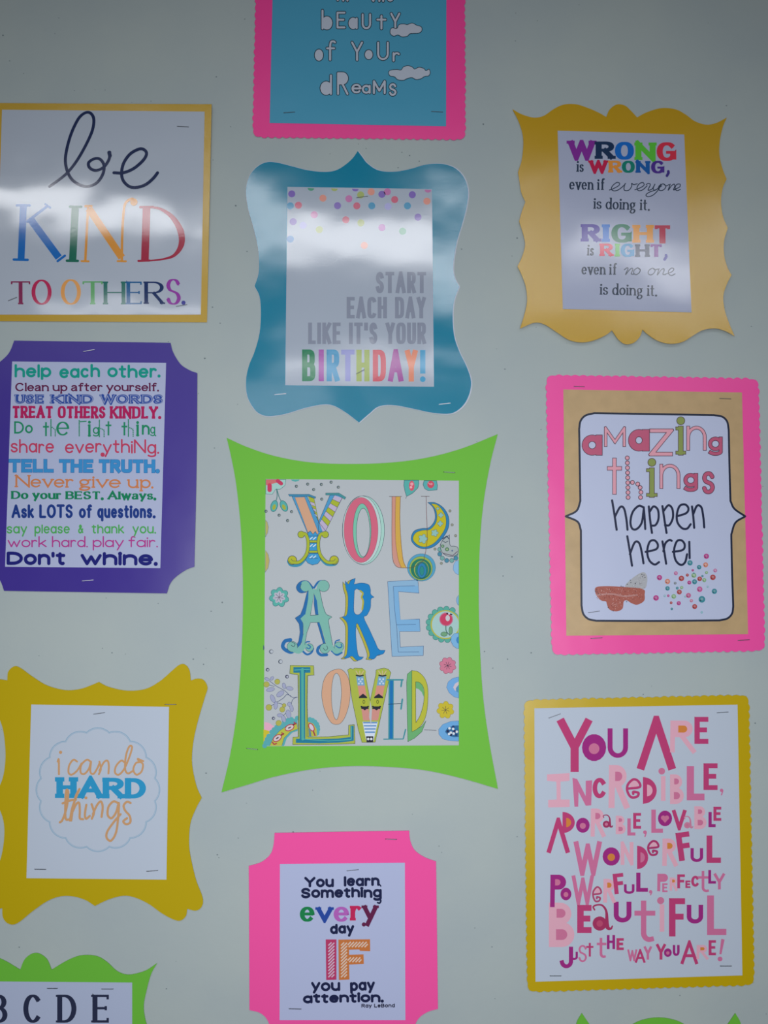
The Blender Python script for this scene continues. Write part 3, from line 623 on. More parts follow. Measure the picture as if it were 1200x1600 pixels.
# ============ 6. you are loved
V = (330, 660, 2.5532)
o = sign('classroom_sign', 'hand drawn you are loved art on lime green card with pointed corners', 566, 957)
pts = [(62,62,c),(150,101),(260,136),(400,160),(560,166),(720,160),(860,141),(1000,104),(1143,47,c),(1112,170),(1085,330),(1071,500),(1067,700),(1072,900),(1085,1100),(1110,1280),(1144,1462,c),
 (1000,1420),(860,1389),(720,1375),(560,1371),(400,1384),(250,1414),(150,1444),(41,1476,c),(75,1330),(102,1160),(118,980),(126,780),(126,600),(118,420),(100,250),(80,140)]
slab('backing_card', vp(V, outline(pts)), CARD0, CARD1, mat((102, 172, 60), 'matte'), o)
sh = slab('print_sheet', [(415, 748.5), (717, 751), (717, 1164.5), (412, 1166)], SHEET0, SHEET1, mat((165, 171, 175), 'matte'), o)
FN = 'matte'
K_ = (50, 62, 82)     # ink line
TE, LTE = (85, 175, 175), (130, 195, 185); BL, LBL = (40, 125, 190), (135, 175, 205); YG = (165, 178, 50); PEA = (205, 160, 130); PNK = (205, 100, 125); LAV = (170, 160, 185); GRN = (105, 170, 110)
D1, D2 = (400, 740, 7.0588), (560, 740, 7.0588); D3, D4 = (400, 890, 7.0588), (560, 890, 7.0588); D5, D6 = (400, 1030, 7.0588), (560, 1030, 7.0588)
def art(name, view, fn, lift=0):
    k = Ink(name, view, FN, SHEET1 + lift); fn(k); k.build(sh)
def shape(k, pts, col, layer=0, ln=K_, lw=4, smooth=False, n=5):
    q = catmull(pts, True, n) if smooth else outline(pts, n) if any(len(p) > 2 for p in pts) else pts
    k.fill(q, col, layer)
    if ln: k.line(q, lw, ln, layer + 1, closed=True)
    return q
def fY(k):
    shape(k, [(395,250),(560,245),(740,640),(700,700),(570,660)], (75,150,195), 0)
    shape(k, [(428,262),(535,258),(690,655),(675,670),(655,635),(628,668),(598,630),(575,655)], PEA, 2, lw=2)
    shape(k, [(575,250),(640,275),(690,520),(685,515)], YG, 2, lw=3)
    for a in ((600,300,650,345),(630,370,665,410),(650,430,675,470)):
        k.fill([(a[0]-8,a[1]+10),(a[2]-8,a[1]+22),(a[2]+2,a[3]+18),(a[0]+16,a[3]+2)], LAV, 4); k.line([(a[0]-8,a[1]+10),(a[2]-8,a[1]+22)], 3, K_, 5); k.line([(a[0]+16,a[3]+2),(a[2]+2,a[3]+18)], 3, K_, 5)
    shape(k, [(820,225),(905,222),(955,262),(765,630),(690,640),(685,545)], (75,150,195), 0)
    L0, L1, R0, R1 = (865,240), (700,545), (950,268), (768,632)
    for i in range(7):
        f = lambda t: ((L0[0]+(L1[0]-L0[0])*t, L0[1]+(L1[1]-L0[1])*t), (R0[0]+(R1[0]-R0[0])*t, R0[1]+(R1[1]-R0[1])*t))
        a, b = f(i / 7); d, e = f((i + 1) / 7); k.fill([a, b, e, d], YG if i % 2 else LAV, 2); k.line([d, e], 4, K_, 3)
    k.line([L0, L1], 3, K_, 4); k.line([R0, R1], 4, K_, 4); k.fill([(700,548),(768,632),(760,660),(735,640)], LAV, 2)
    shape(k, [(355,228),(585,228),(660,258),(652,275),(585,250),(370,250)], (60,135,170), 5, lw=3)
    shape(k, [(768,215),(915,214),(992,262),(978,284),(905,236),(768,236)], (65,145,150), 5, lw=3)
    shape(k, [(570,655),(598,632),(628,670),(655,638),(680,680),(690,740),(680,870),(715,950),(680,995),(620,1008),(570,985),(545,950),(590,880),(585,740)], (60,150,200), 2)
    for y0 in (700, 780, 905):
        for dx in (0, 38): k.line([(590 + dx, y0 + 28), (625 + dx, y0)], 11, (190, 205, 215), 4, 'butt')
    for y0 in (690, 765, 850, 880, 935): k.line([(582,y0),(682,y0-2)], 4, K_, 4)
    for y0 in (748, 862): shape(k, [(585,y0-12),(682,y0-12),(682,y0+12),(585,y0+12)], YG, 4, lw=3)
    for sg in (-1, 1):
        X = lambda x: x if sg < 0 else 1262 - x
        w_ = [(X(500),665),(X(545),668),(X(572),730),(X(572),830),(X(545),910),(X(480),975),(X(400),978),(X(375),950)]
        if sg < 0: k.line([(x - 6, y + 22) for x, y in w_[4:]], 52, (60,140,170), 1, smooth=True)
        else: k.line([(x, y + 14) for x, y in w_[4:]], 52, (60,140,170), 1, smooth=True)
        k.line(w_, 38, K_, 5, smooth=True); k.disc(X(498), 672, 40, K_, 5); k.disc(X(400), 955, 52, K_, 5)
        k.line(w_, 30, YG, 6, smooth=True); k.disc(X(498), 672, 35, YG, 6); k.disc(X(400), 955, 46, (178,180,45), 6)
art('painted_letter', D1, fY)
def ell(cx, cy, rx, ry, n=28, a=0): return [(cx + rx * math.cos(2 * math.pi * k / n), cy + ry * math.sin(2 * math.pi * k / n)) for k in range(n)]
def fO(k):   # D1 frame; centre x about 1165
    q = ell(1185, 625, 232, 380, 40); k.fill(q, (150,190,180), 0); k.line(q, 4, K_, 1, closed=True)
    q = ell(1168, 622, 212, 375, 40); k.fill(q, (170,192,190), 1); k.line(q, 3, K_, 2, closed=True)
    q = ell(1158, 622, 188, 360, 40); k.fill(q, PNK, 3); k.line(q, 3, (150,70,90), 4, closed=True)
    q = ell(1170, 630, 100, 300, 36); k.fill(q, (120,190,165), 5); k.line(q, 3, K_, 6, closed=True)
    q = ell(1182, 650, 75, 268, 36); k.fill(q, (165,171,175), 7); k.line(q, 4, K_, 8, closed=True)
art('painted_letter', D1, fO)
def fU(k):
    a = [(370,255),(370,420),(368,640),(372,850),(385,970),(430,1030),(520,1040),(600,1032),(690,985),(732,930)]
    k.fill([(370,255),(415,255),(408,500),(412,760),(440,940),(472,1036),(425,1028),(388,975),(372,850),(368,640)], (200,145,130), 0)
    k.fill([(412,255),(462,255),(458,500),(470,750),(495,960),(530,1040),(472,1036),(438,940),(412,760),(406,500)], (205,165,75), 0)
    k.line(a, 4, (110,60,50), 1, smooth=True); k.line([(462,255),(458,500),(470,750),(495,960),(530,1040)], 4, (110,60,50), 1, smooth=True); k.line([(412,255),(406,500),(412,760),(438,940),(472,1036)], 3, (110,60,50), 1, smooth=True)
    k.line([(340,252),(478,252)], 4, (80,55,60), 2); k.line([(692,250),(782,250)], 4, (80,55,60), 2); k.line([(748,250),(752,450),(758,700),(745,840),(725,925)], 4, (120,60,65), 8, smooth=True)
art('painted_letter', D2, fU, .0006)
def clover(k, x, y, r, col, layer, n=5, ln=K_, lw=2.5, rot=0):
    q = []
    for i in range(n * 8):
        t = 2 * math.pi * i / (n * 8); rr = r * (.62 + .38 * abs(math.cos(n * t / 2 + rot))); q.append((x + rr * math.cos(t), y + rr * math.sin(t)))
    k.fill(q, col, layer)
    if ln: k.line(q, lw, ln, layer + 1, closed=True)
def fP(k):
    o_ = [(765,318,c),(850,322),(940,380),(995,480),(992,600),(930,710),(840,800),(740,830),(650,810),(590,750),(585,690),(620,630),(700,605),(780,595),(840,520),(845,440),(820,370)]
    shape(k, o_, (45,125,175), 0, lw=4); i_ = [(800,330,c),(870,345),(930,410),(965,490),(960,590),(905,690),(830,770),(740,808),(660,790),(608,740),(605,695),(640,648),(710,625),(790,615),(855,540),(865,450),(845,385)]
    shape(k, i_, (190,180,35), 2, lw=3)
    for x, y, r in ((875,386,18),(910,458,30),(902,552,32),(842,655,42),(712,720,54)): clover(k, x, y, r, (140,185,180), 4, 5 if r > 35 else 4)
art('paisley', D2, fP)
def fR(k):
    for i, (rx, ry, cx, cy, q) in enumerate(((156,152,695,1035,(80,155,190)),(128,132,690,1045,(150,175,80)),(112,112,690,1052,(30,120,95)),(84,98,695,1058,(150,175,80)),(72,92,698,1062,(30,125,110)),(50,82,700,1068,(40,125,170)),(24,52,700,1072,(40,135,130)))):
        qq = ell(cx, cy, rx, ry, 30); k.fill(qq, q, i * 2); k.line(qq, 2.5, (25,70,90), i * 2 + 1, closed=True)
art('painted_medallion', D2, fR)
def fleaf(k):
    q = [(505,72),(500,130),(515,200),(530,250),(540,248),(600,215),(655,160),(668,110),(664,72)]; shape(k, q, (85,170,165), 0); k.line([(532,250),(522,276)], 4, K_, 1)
    shape(k, ell(588, 135, 30, 56), (210,85,105), 2, ln=None); k.disc(590,115,18,(215,150,160),3); k.disc(580,150,14,(225,160,165),3)
art('painted_leaf', D2, fleaf)
def fleaf(k):
    q = [(725,75),(712,120),(730,165),(770,188),(820,185),(868,178),(872,130),(862,77)]; shape(k, q, (85,170,170), 0); shape(k, ell(798, 120, 38, 40), (200,75,95), 2, ln=None); k.line([(770,100),(790,120)], 8, (215,150,160), 3); k.disc(805,115,14,(215,140,150),3)
art('painted_leaf', D2, fleaf)
def fsh(k):
    for i in range(9):
        a = math.radians(15 + i * 30 + 0); k.disc(min(1002 + 108 * math.cos(a), 1075), 862 + 100 * math.sin(a), 26, K_, 0); k.disc(min(1002 + 108 * math.cos(a), 1075), 862 + 100 * math.sin(a), 22, (70,135,160) if i % 2 else (110,165,160), 1)
    shape(k, [(1005,675,c),(1005,740),(1015,795),(1060,800),(1098,820),(1098,880),(1050,912),(985,910),(930,875),(905,810),(925,740)], (150,160,160), 2, lw=5)
    k.line([(925,720),(975,690),(1000,720)], 12, (70,90,110), 4); k.disc(930,800,18,(70,120,85),4); k.disc(930,800,9,(140,170,140),5); k.disc(978,835,22,(70,120,85),4); k.disc(978,835,12,(150,170,130),5)
    k.line([(940,880),(1040,905),(1090,860)], 8, (95,75,95), 4); k.disc(1035,850,10,(90,110,140),4); k.line([(925,740),(960,760),(990,745)], 6, (50,60,80), 5)
art('painted_shell', D2, fsh)
def fA(k):
    dk = (35,105,165); mt_ = (120,178,165)
    L_ = [(590,240),(570,360),(535,460),(440,535),(500,590),(515,700),(490,800),(450,855)]
    k.line([(610,200),(560,145),(500,150),(465,195),(490,235),(540,232)], 46, K_, 0, smooth=True); k.line([(610,200),(560,145),(500,150),(465,195),(490,235),(540,232)], 40, dk, 1, smooth=True)
    shape(k, [(570,220),(610,220),(545,500),(500,540),(520,600),(520,760),(480,850),(430,860),(470,790),(485,690),(475,600),(430,535),(490,495),(520,420)], dk, 1, lw=3)
    k.line([(470,840),(400,905),(340,895),(295,850),(320,790),(380,775)], 40, dk, 1, smooth=True)
    shape(k, [(640,270),(665,340),(690,500),(655,495),(640,380)], dk, 1, lw=3); shape(k, [(672,575),(700,575),(770,830),(740,810)], dk, 1, lw=3)
    k.line([(740,830),(690,860),(680,905),(715,940),(780,940)], 32, dk, 1, smooth=True); k.line([(640,200),(690,135),(760,125)], 22, dk, 1, smooth=True); k.line([(505,890),(560,935),(610,915),(630,870)], 22, dk, 1, smooth=True); k.line([(835,895),(890,940),(945,915)], 22, dk, 1, smooth=True)
    k.line([(870,835),(880,790),(920,775)], 14, dk, 1, smooth=True); k.line([(545,840),(555,800),(590,795)], 14, dk, 1, smooth=True)
    k.fill([(580,215),(700,215),(740,400),(775,490),(835,522),(800,560),(825,720),(845,830),(880,900),(790,890),(740,700),(700,585),(600,580),(560,700),(535,850),(480,905),(440,880),(500,820),(525,700),(520,590),(490,540),(545,490),(575,330)], mt_, 3, holes=[[(640,262),(600,505),(688,500)]])
    k.line([(640,262),(600,505),(688,500)], 4, K_, 4, closed=True)
    k.line([(700,215),(740,400),(775,490),(835,522),(800,560),(825,720),(845,830)], 4, K_, 4, smooth=True); k.line([(600,590),(560,700),(535,850)], 4, K_, 4); k.line([(600,583),(700,583)], 4, K_, 4)
    for x, y, r in ((545,190,52),(745,180,62),(400,850,56),(590,860,42),(760,870,54),(915,850,52)):
        k.disc(x, y, r + 4, K_, 2); k.disc(x, y, r, mt_, 3)
    k.line([(600,215),(560,150),(520,150)], 40, mt_, 3, smooth=True); k.line([(680,240),(710,150),(760,140)], 40, mt_, 3, smooth=True); k.line([(420,890),(480,900),(540,830)], 48, mt_, 3, smooth=True); k.line([(830,850),(880,910),(940,890)], 36, mt_, 3, smooth=True)
    k.line([(395,800),(430,820),(415,850),(390,835)], 6, K_, 5, smooth=True); k.line([(575,830),(600,850),(585,872),(560,862)], 12, dk, 5, smooth=True); k.line([(780,840),(790,870),(765,890),(740,865)], 5, K_, 5, smooth=True); k.line([(940,820),(945,850),(915,862),(880,840)], 12, dk, 5, smooth=True)
    k.line([(640,262),(660,330),(688,500),(655,498),(645,380)], 0.1, dk, 4); k.fill([(645,275),(672,345),(688,498),(655,495),(642,340)], dk, 5)
art('painted_letter', D3, fA)
RR = (400, 890, 7.0588)
def fRr(k):
    bb_ = (20,125,190); ye = (175,170,60)
    of = [(985,125,c),(1020,160),(1045,120),(1095,95,c),(1088,135),(1085,160),(1160,148),(1240,165),(1262,220),(1265,270),(1302,305,c),(1268,325),(1262,420),(1225,500),(1190,530),(1250,660),(1310,790),(1355,880),(1425,890,c),(1400,930),(1340,945),(1300,985),(1240,980,c),(1255,940),(1235,860),(1180,720),(1115,590),(1100,700),(1115,880),(1135,955),(1185,965,c),(1160,990),(1110,1000),(1060,955),(1010,975),(965,975,c),(1005,920),(1015,700),(1005,590),(950,522,c),(1005,490),(1015,300),(990,200)]
    k.fill(outline([(p[0] - 28,p[1] + 10) + tuple(p[2:]) for p in of], 4), ye, 0); k.line(outline([(p[0] - 28,p[1] + 10) + tuple(p[2:]) for p in of], 4), 4, K_, 1, closed=True)
    k.fill(outline(of, 4), bb_, 2); k.line(outline(of, 4), 4, (20,75,125), 3, closed=True)
    hole = [(1085,230,c),(1110,212),(1140,225),(1165,235),(1185,260),(1175,310),(1190,350),(1180,440),(1150,485),(1120,498),(1088,480),(1078,420)]
    k.fill(outline(hole, 4), (165,171,175), 4); k.line(outline(hole, 4), 4, (20,75,125), 5, closed=True)
    k.line([(1150,235),(1178,262),(1165,305),(1182,350),(1172,440)], 18, ye, 6, smooth=True)
art('painted_letter', RR, fRr)
def fE(k):
    q = [(322,132),(655,112),(668,260),(440,242),(462,555),(675,545),(680,682),(455,682),(462,855),(718,842),(715,948),(370,958)]
    shape(k, q, LBL, 0, (60,85,125), 4); k.fill([(440,180),(660,178),(666,255),(440,240),(462,552),(672,548),(678,678),(450,680),(425,610),(400,450),(385,190)], (120,170,210), 1)
    k.line([(620,178),(385,186),(400,450),(420,608),(632,604)], 4, (60,85,125), 3); k.line([(420,608),(440,910),(668,908)], 4, (60,85,125), 3)
art('painted_letter', D4, fE)
def flw(name, view, x, y, r, col, n, inner=None, ln=(120,60,80)):
    def f(k):
        for i in range(n):
            a = 2 * math.pi * i / n + .3; px, py = x + r * .58 * math.cos(a), y + r * .58 * math.sin(a)
            k.disc(px, py, r * .46, ln, 0, ry=r * .36, rot=math.degrees(a)); k.disc(px, py, r * .42, col, 1, ry=r * .32, rot=math.degrees(a))
        k.disc(x, y, r * .4, col, 2)
        if inner:
            for i in range(n):
                a = 2 * math.pi * i / n + .3; k.disc(x + r * .34 * math.cos(a), y + r * .34 * math.sin(a), r * .3, inner, 3, ry=r * .2, rot=math.degrees(a))
        for i in range(n):
            a = 2 * math.pi * i / n + .3; k.line([(x, y), (x + r * .45 * math.cos(a), y + r * .45 * math.sin(a))], 4, (60,50,70), 4)
    art(name, view, f)
flw('painted_flower', D3, 255, 305, 108, (85,170,160), 7, (165,165,178), (40,95,110))
flw('painted_flower', D6, 985, 70, 92, (200,120,145), 8)
flw('painted_flower', D6, 960, 560, 95, (195,180,50), 7, None, (150,140,60))
def fm(k):
    for i in range(15):
        a = math.radians(62 + i * 296 / 14 + 0)
        x, y = 960 + 185 * math.cos(a), 605 + 170 * math.sin(a)
        if x < 1080: k.disc(x, y, 34, (45,110,110), 0); k.disc(x, y, 30, (85,165,150), 1)
    def cut(q): return [(min(x, 1104), y) for x, y in q]
    k.fill(cut(ell(960, 605, 178, 168)), (85,165,150), 2); k.fill(cut(ell(960, 607, 165, 160)), (180,175,60), 3); k.fill(cut(ell(960, 607, 150, 148)), (150,182,180), 4)
    k.disc(968, 548, 76, (185,110,140), 5); k.disc(968, 548, 66, (195,60,95), 6); k.disc(985, 535, 24, (180,180,185), 7, ry=34); k.line([(975,485),(1030,495)], 14, (40,45,60), 8); k.disc(1000, 488, 10, (190,190,195), 9)
    k.line([(965,620),(970,680),(1010,725)], 9, (55,100,90), 6, smooth=True); shape(k, ell(1018, 672, 20, 44), (110,160,120), 7, (45,80,70), 4); shape(k, ell(945, 712, 36, 24), (110,160,120), 7, (45,80,70), 4)
art('painted_medallion', D4, fm, .0003)
def edge(name, view, q, col, inner=(), lift=0):
    def f(k):
        k.fill(q, col, 0); k.line(q, 3, (80,110,150), 1, closed=True)
        for i, (p, cc) in enumerate(inner): k.fill(p, cc, 2 + i)
    art(name, view, f, lift)
edge('painted_drop', D2, [(1106,955),(1070,970),(1048,1010),(1045,1060),(1070,1100),(1106,1118)], (135,180,215))
edge('painted_drop', D4, [(1106,280),(1085,310),(1080,345),(1090,380),(1106,395)], (125,170,205))
edge('painted_drop', D4, [(1106,700),(1060,705),(1025,740),(1020,790),(1045,840),(1080,865),(1106,872)], (120,175,215), (([(1106,735),(1085,750),(1078,780),(1090,810),(1106,818)], (60,130,185)),), .0012)
edge('painted_drop', D6, [(1106,195),(1040,210),(990,250),(972,310),(1000,370),(1055,415),(1106,430)], (110,165,215), (([(1106,245),(1065,270),(1045,310),(1060,340),(1106,370)], (185,175,185)), ([(1106,280),(1075,320),(1078,355),(1106,370)], (80,140,175))))
edge('painted_drop', D6, [(1106,680),(1020,685),(930,720),(885,775),(888,830),(930,880),(1010,900),(1106,905)], (105,165,215), (([(1106,730),(1050,732),(980,760),(955,800),(990,840),(1050,860),(1106,858)], (50,105,150)),))
def fch(k):
    for x, y, q in ((985,795,(30,40,80)),(1005,762,(200,205,210)),(1045,745,(30,60,110)),(1045,770,(200,205,210)),(1075,765,(40,110,160)),(1020,810,(200,205,210)),(1020,835,(30,40,80)),(1050,820,(200,205,210)),(1085,800,(200,205,210)),(1078,835,(30,60,110)),(1000,825,(200,205,210)),(1060,795,(30,40,90))): k.disc(x, y, 14, q, 5)
art('painted_checks', D6, fch, .0003)
edge('painted_fruit', D1, [(104,510),(125,535),(138,590),(130,650),(104,700)], (180,172,105))
edge('painted_fruit', D1, [(104,845),(135,890),(148,960),(135,1040),(100,1090)], (182,170,100))
def fcor(k):
    shape(k, [(107,225),(180,228),(215,175),(270,170),(320,130),(330,66),(107,66)], (150,188,182), 0, (60,110,110), 4)
    k.fill([(110,130),(230,100),(255,66),(110,66)], (205,110,110), 2); k.line([(150,130),(150,180)], 48, (200,60,95), 3); k.line([(240,80),(278,110)], 42, (195,60,95), 3)
    k.line([(228,170),(232,260),(200,350)], 8, (55,120,120), 2, smooth=True); k.line([(232,180),(260,270),(300,340)], 8, (55,120,120), 2, smooth=True)
    for x, y, rt in ((200,358,15),(308,358,-25)):
        k.disc(x, y, 40, (45,110,115), 2, ry=66, rot=rt); k.disc(x, y, 34, (85,170,165), 3, ry=60, rot=rt); k.disc(x, y + 12, 18, (165,170,60), 4, ry=32, rot=rt)
    k.fill([(385,66),(480,66),(470,80),(435,90),(400,82)], (85,170,165), 2)
art('painted_flower', D1, fcor)
def fdots(k):
    for x, y in ((570,116),(445,140),(636,176),(720,120),(828,95),(908,150),(725,282),(392,420),(255,458),(348,518),(110,415)): k.disc(x, y, 17, (70,90,100), 0); k.disc(x + 3, y + 1, 10, (140,150,145), 1)
    k.v = D2
    for x, y in ((1010,412),(1034,565),(1072,685),(845,832),(915,990)): k.disc(x, y, 16, (110,120,110), 0); k.disc(x, y, 10, (150,150,135), 1)
    k.v = D3
    for x, y in ((168,904),(270,1015)): k.disc(x, y, 24, (60,70,85), 0); k.disc(x + 4, y, 18, (165,172,180), 1)
    k.fill([(80,830),(90,850),(90,875),(80,890)], (60,60,120), 1)
    k.v = D5
    for x, y, r in ((128,116,20),(342,192,20),(192,652,18)): k.disc(x, y, r, (55,60,85), 0); k.disc(x + 3, y + 1, r - 8, (155,160,175), 1)
art('painted_dots', D1, fdots)
def fvine(k):
    st_ = (75,85,120); lf = (145,150,175)
    for p in ([(455,418),(390,415),(320,350),(230,300),(150,240)], [(385,405),(340,390),(300,430),(225,478)], [(455,418),(410,440),(390,490),(390,540)], [(225,478),(160,520)], [(225,478),(300,500)], [(150,285),(200,300)], [(355,565),(300,625)]):
        k.line(p, 6, st_, 0, smooth=len(p) > 2)
    for x, y, a, b, r in ((122,220,26,15,25),(175,212,24,15,-50),(160,335,45,20,-12),(268,382,46,25,-35),(310,295,18,32,-15),(372,322,38,20,10),(185,435,22,45,-25),(218,510,20,42,5),(368,496,20,22,0),(392,540,18,38,-10),(358,605,26,46,-12),(265,618,32,18,0),(305,658,22,38,-20)):
        k.disc(x, y, a + 3, st_, 1, ry=b + 3, rot=r); k.disc(x, y, a, lf, 2, ry=b, rot=r)
    for x, y, r in ((115,278,30),(235,248,28),(142,532,32),(290,555,28),(310,510,20),(250,705,30)): k.disc(x, y, r + 3, (110,110,60), 1); k.disc(x, y, r, (172,170,80), 2)
art('painted_vine', D5, fvine)
def farch(k):
    sc = [(95,955),(130,865),(185,790),(260,725),(350,675),(455,650)]
    k.fill([(92,692),(150,705),(205,750),(160,800),(92,790)], (205,155,175), 0); k.fill([(82,775),(160,795),(110,880),(82,930)], (200,185,50), 0)
    for i in range(12):
        t = i / 11; p = catmull(sc, n=5); j = min(len(p) - 1, int(t * (len(p) - 1))); k.disc(*p[j], 26, (85,165,170), 1)
    k.fill(catmull(sc, n=5) + [(460,790),(400,810),(340,870),(310,955)], (85,165,170), 2); q = [(150,955),(190,870),(260,790),(340,735),(450,705),(460,770),(380,800),(310,870),(285,955)]
    k.fill(q, (180,185,70), 3); k.line(q, 3, (60,90,90), 4)
    for x, y, r in ((235,870,-35),(370,755,-25)):
        k.disc(x, y, 56, (175,60,75), 5, ry=36, rot=r); k.disc(x, y, 46, (190,180,180), 6, ry=26, rot=r); k.disc(x, y, 20, (90,70,90), 7, ry=8, rot=r); k.line([(x + 42, y - 32), (x + 68, y - 48)], 16, (120,40,60), 7)
        k.line([(x + 50, y - 60), (x + 66, y - 38)], 12, (175,60,75), 7)
    k.line([(180,915),(200,940),(225,930)], 14, (175,60,75), 6)
    for i in range(7):
        a = math.radians(-80 + i * 17); k.disc(575 + 110 * math.cos(a), 765 + 105 * math.sin(a), 24, (85,165,170), 1)
    k.fill([(572,665),(640,680),(690,750),(695,830),(670,850),(572,855)], (85,165,170), 2); k.fill([(572,690),(630,710),(668,770),(672,850),(610,852),(572,850)], (180,180,70), 3)
    k.disc(612, 750, 30, (175,60,75), 4, ry=52, rot=-28); k.disc(612, 750, 20, (190,180,190), 5, ry=40, rot=-28); k.line([(635,800),(650,840)], 14, (150,50,70), 5); k.fill([(580,760),(600,770),(612,852),(585,850)], (90,130,150), 6)
art('painted_arch', D5, farch)
def fL(k):
    q = [(378,68),(635,72),(640,175),(570,180),(565,500),(575,860),(800,855),(1020,835),(1022,728),(1084,722),(1092,930),(800,940),(405,942),(408,862),(465,858),(468,500),(462,172),(372,158)]
    shape(k, q, (165,178,70), 0, (70,85,60), 4)
    k.line([(412,118),(600,118)], 62, (30,120,150), 2, 'butt'); k.line([(512,120),(512,890)], 62, (30,120,150), 2, 'butt'); k.line([(440,900),(700,905),(900,898),(1062,880)], 46, (30,120,150), 2, 'butt'); k.line([(1060,900),(1060,735)], 36, (30,120,150), 2, 'butt')
    k.line([(425,120),(590,112)], 8, (90,180,165), 3); k.line([(512,112),(515,880)], 30, (75,165,155), 3); k.line([(515,880),(800,902),(1050,885),(1055,745)], 7, (90,180,165), 3)
    k.line([(470,178),(470,860)], 3, (50,90,80), 4); k.line([(560,178),(560,860)], 3, (50,90,80), 4)
art('painted_letter', D5, fL, .0008)
def fO2(k):
    q = [(895,108),(960,125),(1015,200),(1040,330),(1030,480),(990,620),(940,700),(890,720),(830,700),(770,600),(735,480),(725,370),(745,240),(800,150)]
    q = catmull(q, True, 4); h = [(888,155),(920,190),(938,280),(942,400),(925,550),(905,640),(885,668),(860,630),(838,520),(832,400),(838,280),(858,185)]; h = catmull(h, True, 4)
    k.fill(q, PEA, 0, holes=[h]); k.line(q, 4, (90,90,90), 1, closed=True); k.line(h, 4, (90,90,90), 1, closed=True)
art('painted_letter', D5, fO2)
def fV(k):   # D6 frame, letter centre x about 130
    q = [(-110,150),(-120,120),(-90,100),(-60,110),(-40,98),(0,100),(40,100),(75,125),(78,180),(130,460),(190,180),(195,120),(240,105),(285,98),(330,110),(360,150),(345,195),(335,240),(255,600),(185,915),(40,918),(0,780),(-70,450)]
    shape(k, q, (165,178,70), 0, (70,80,50), 4)
    for side in (0, 1):
        P0, P1 = ((15, 190), (95, 690)) if not side else ((265, 190), (170, 690))
        w = 44 if side else 40
        if side: pass
        def at(t): return (P0[0] + (P1[0] - P0[0]) * t, P0[1] + (P1[1] - P0[1]) * t)
        for a, b, q2 in ((0,.2,(110,160,195)),(.2,.42,(205,140,125)),(.42,.48,(35,35,50)),(.48,.66,(170,180,55)),(.66,.72,(35,35,50)),(.72,.97,(200,140,130))):
            y0, y1 = at(a), at(b); k.fill([(y0[0]-w,y0[1]),(y0[0]+w,y0[1]),(y1[0]+w,y1[1]),(y1[0]-w,y1[1])], q2, 2)
        t = at(.44); k.fill([(t[0]-w,t[1]+20),(t[0],t[1]-32),(t[0]+w,t[1]+20),(t[0]+w,t[1]-6),(t[0],t[1]-60),(t[0]-w,t[1]-6)][:6], (205,140,125), 3); k.line([(t[0]-w+4,t[1]+12),(t[0],t[1]-18),(t[0]+w-4,t[1]+12)], 20, (35,35,50), 4)
        t = at(.69); k.line([(t[0]-w+4,t[1]-12),(t[0],t[1]+18),(t[0]+w-4,t[1]-12)], 20, (35,35,50), 4); t = at(.56); k.disc(t[0],t[1],14,(80,90,40),4,ry=22); k.disc(t[0],t[1],8,(170,180,55),5,ry=14)
        t = at(.1)
        for dx, dy in ((-18,-20),(18,-20),(0,5),(-18,28),(18,28)): k.disc(t[0]+dx, t[1]+dy, 11, (175,190,205), 4)
        k.line([(P0[0]-38,P0[1]-12),(P0[0],P0[1]-4),(P0[0]+38,P0[1]-12)], 14, (35,35,50), 5)
        for dx in (-42,0,42): k.disc(P0[0]+dx, P0[1]-48, 26, (165,178,70), 4, ry=30); k.line([(P0[0]+dx*.4,P0[1]-20),(P0[0]+dx,P0[1]-60)], 10, (200,175,140), 5)
    k.fill([(45,690),(215,690),(165,905),(88,905)], (190,200,215), 5)
    for y in (700,735,770,805): k.line([(50+(y-690)*.2,y),(208-(y-690)*.22,y)], 15, (95,140,190), 6, 'butt')
    k.fill([(85,850),(165,850),(162,915),(90,915)], (35,35,50), 7); k.disc(108,880,14,(200,205,210),8); k.disc(142,880,14,(200,205,210),8); k.fill([(130,455),(150,560),(140,730),(118,640)], (165,171,175), 7)
art('painted_letter', D6, fV)
def fE2(k):
    te = (60,140,150); k.line([(362,235),(358,885)], 58, te, 0, 'butt'); k.line([(365,235),(360,885)], 34, (20,110,175), 1, 'butt')
    k.line([(320,228),(492,228)], 16, te, 2); k.line([(480,232),(470,300)], 18, te, 2); k.line([(330,496),(475,490)], 6, (30,60,80), 2); k.line([(485,442),(470,548)], 18, te, 2); k.line([(280,882),(490,880)], 12, te, 2); k.line([(520,775),(495,878)], 14, te, 2)
art('painted_letter', D6, fE2)
def fD2(k):
    shape(k, [(590,122),(540,165),(532,260),(538,600),(545,910),(620,870),(700,800),(745,680),(700,740),(600,790),(590,500)], GRN, 0, (50,90,60), 4)
    q = catmull([(590,125),(660,140),(730,210),(765,320),(765,480),(745,620),(700,720),(640,775),(590,800)], n=4); h = catmull([(632,250),(670,255),(712,300),(726,380),(715,500),(680,620),(634,700)], n=4)
    k.fill(q, (180,182,60), 2); k.line(q + [q[0]], 4, (70,85,50), 3); k.fill(h, (165,171,175), 4); k.fill([(632,245),(680,258),(712,300),(724,370),(722,420),(700,365),(665,330),(632,320)], GRN, 5); k.line(h + [h[0]], 4, (50,80,60), 6)
    k.line([(725,780),(858,785)], 4, (60,60,80), 6)
art('painted_letter', D6, fD2)
staple(o, 702, 738, -3); staple(o, 394, 1170, -6)

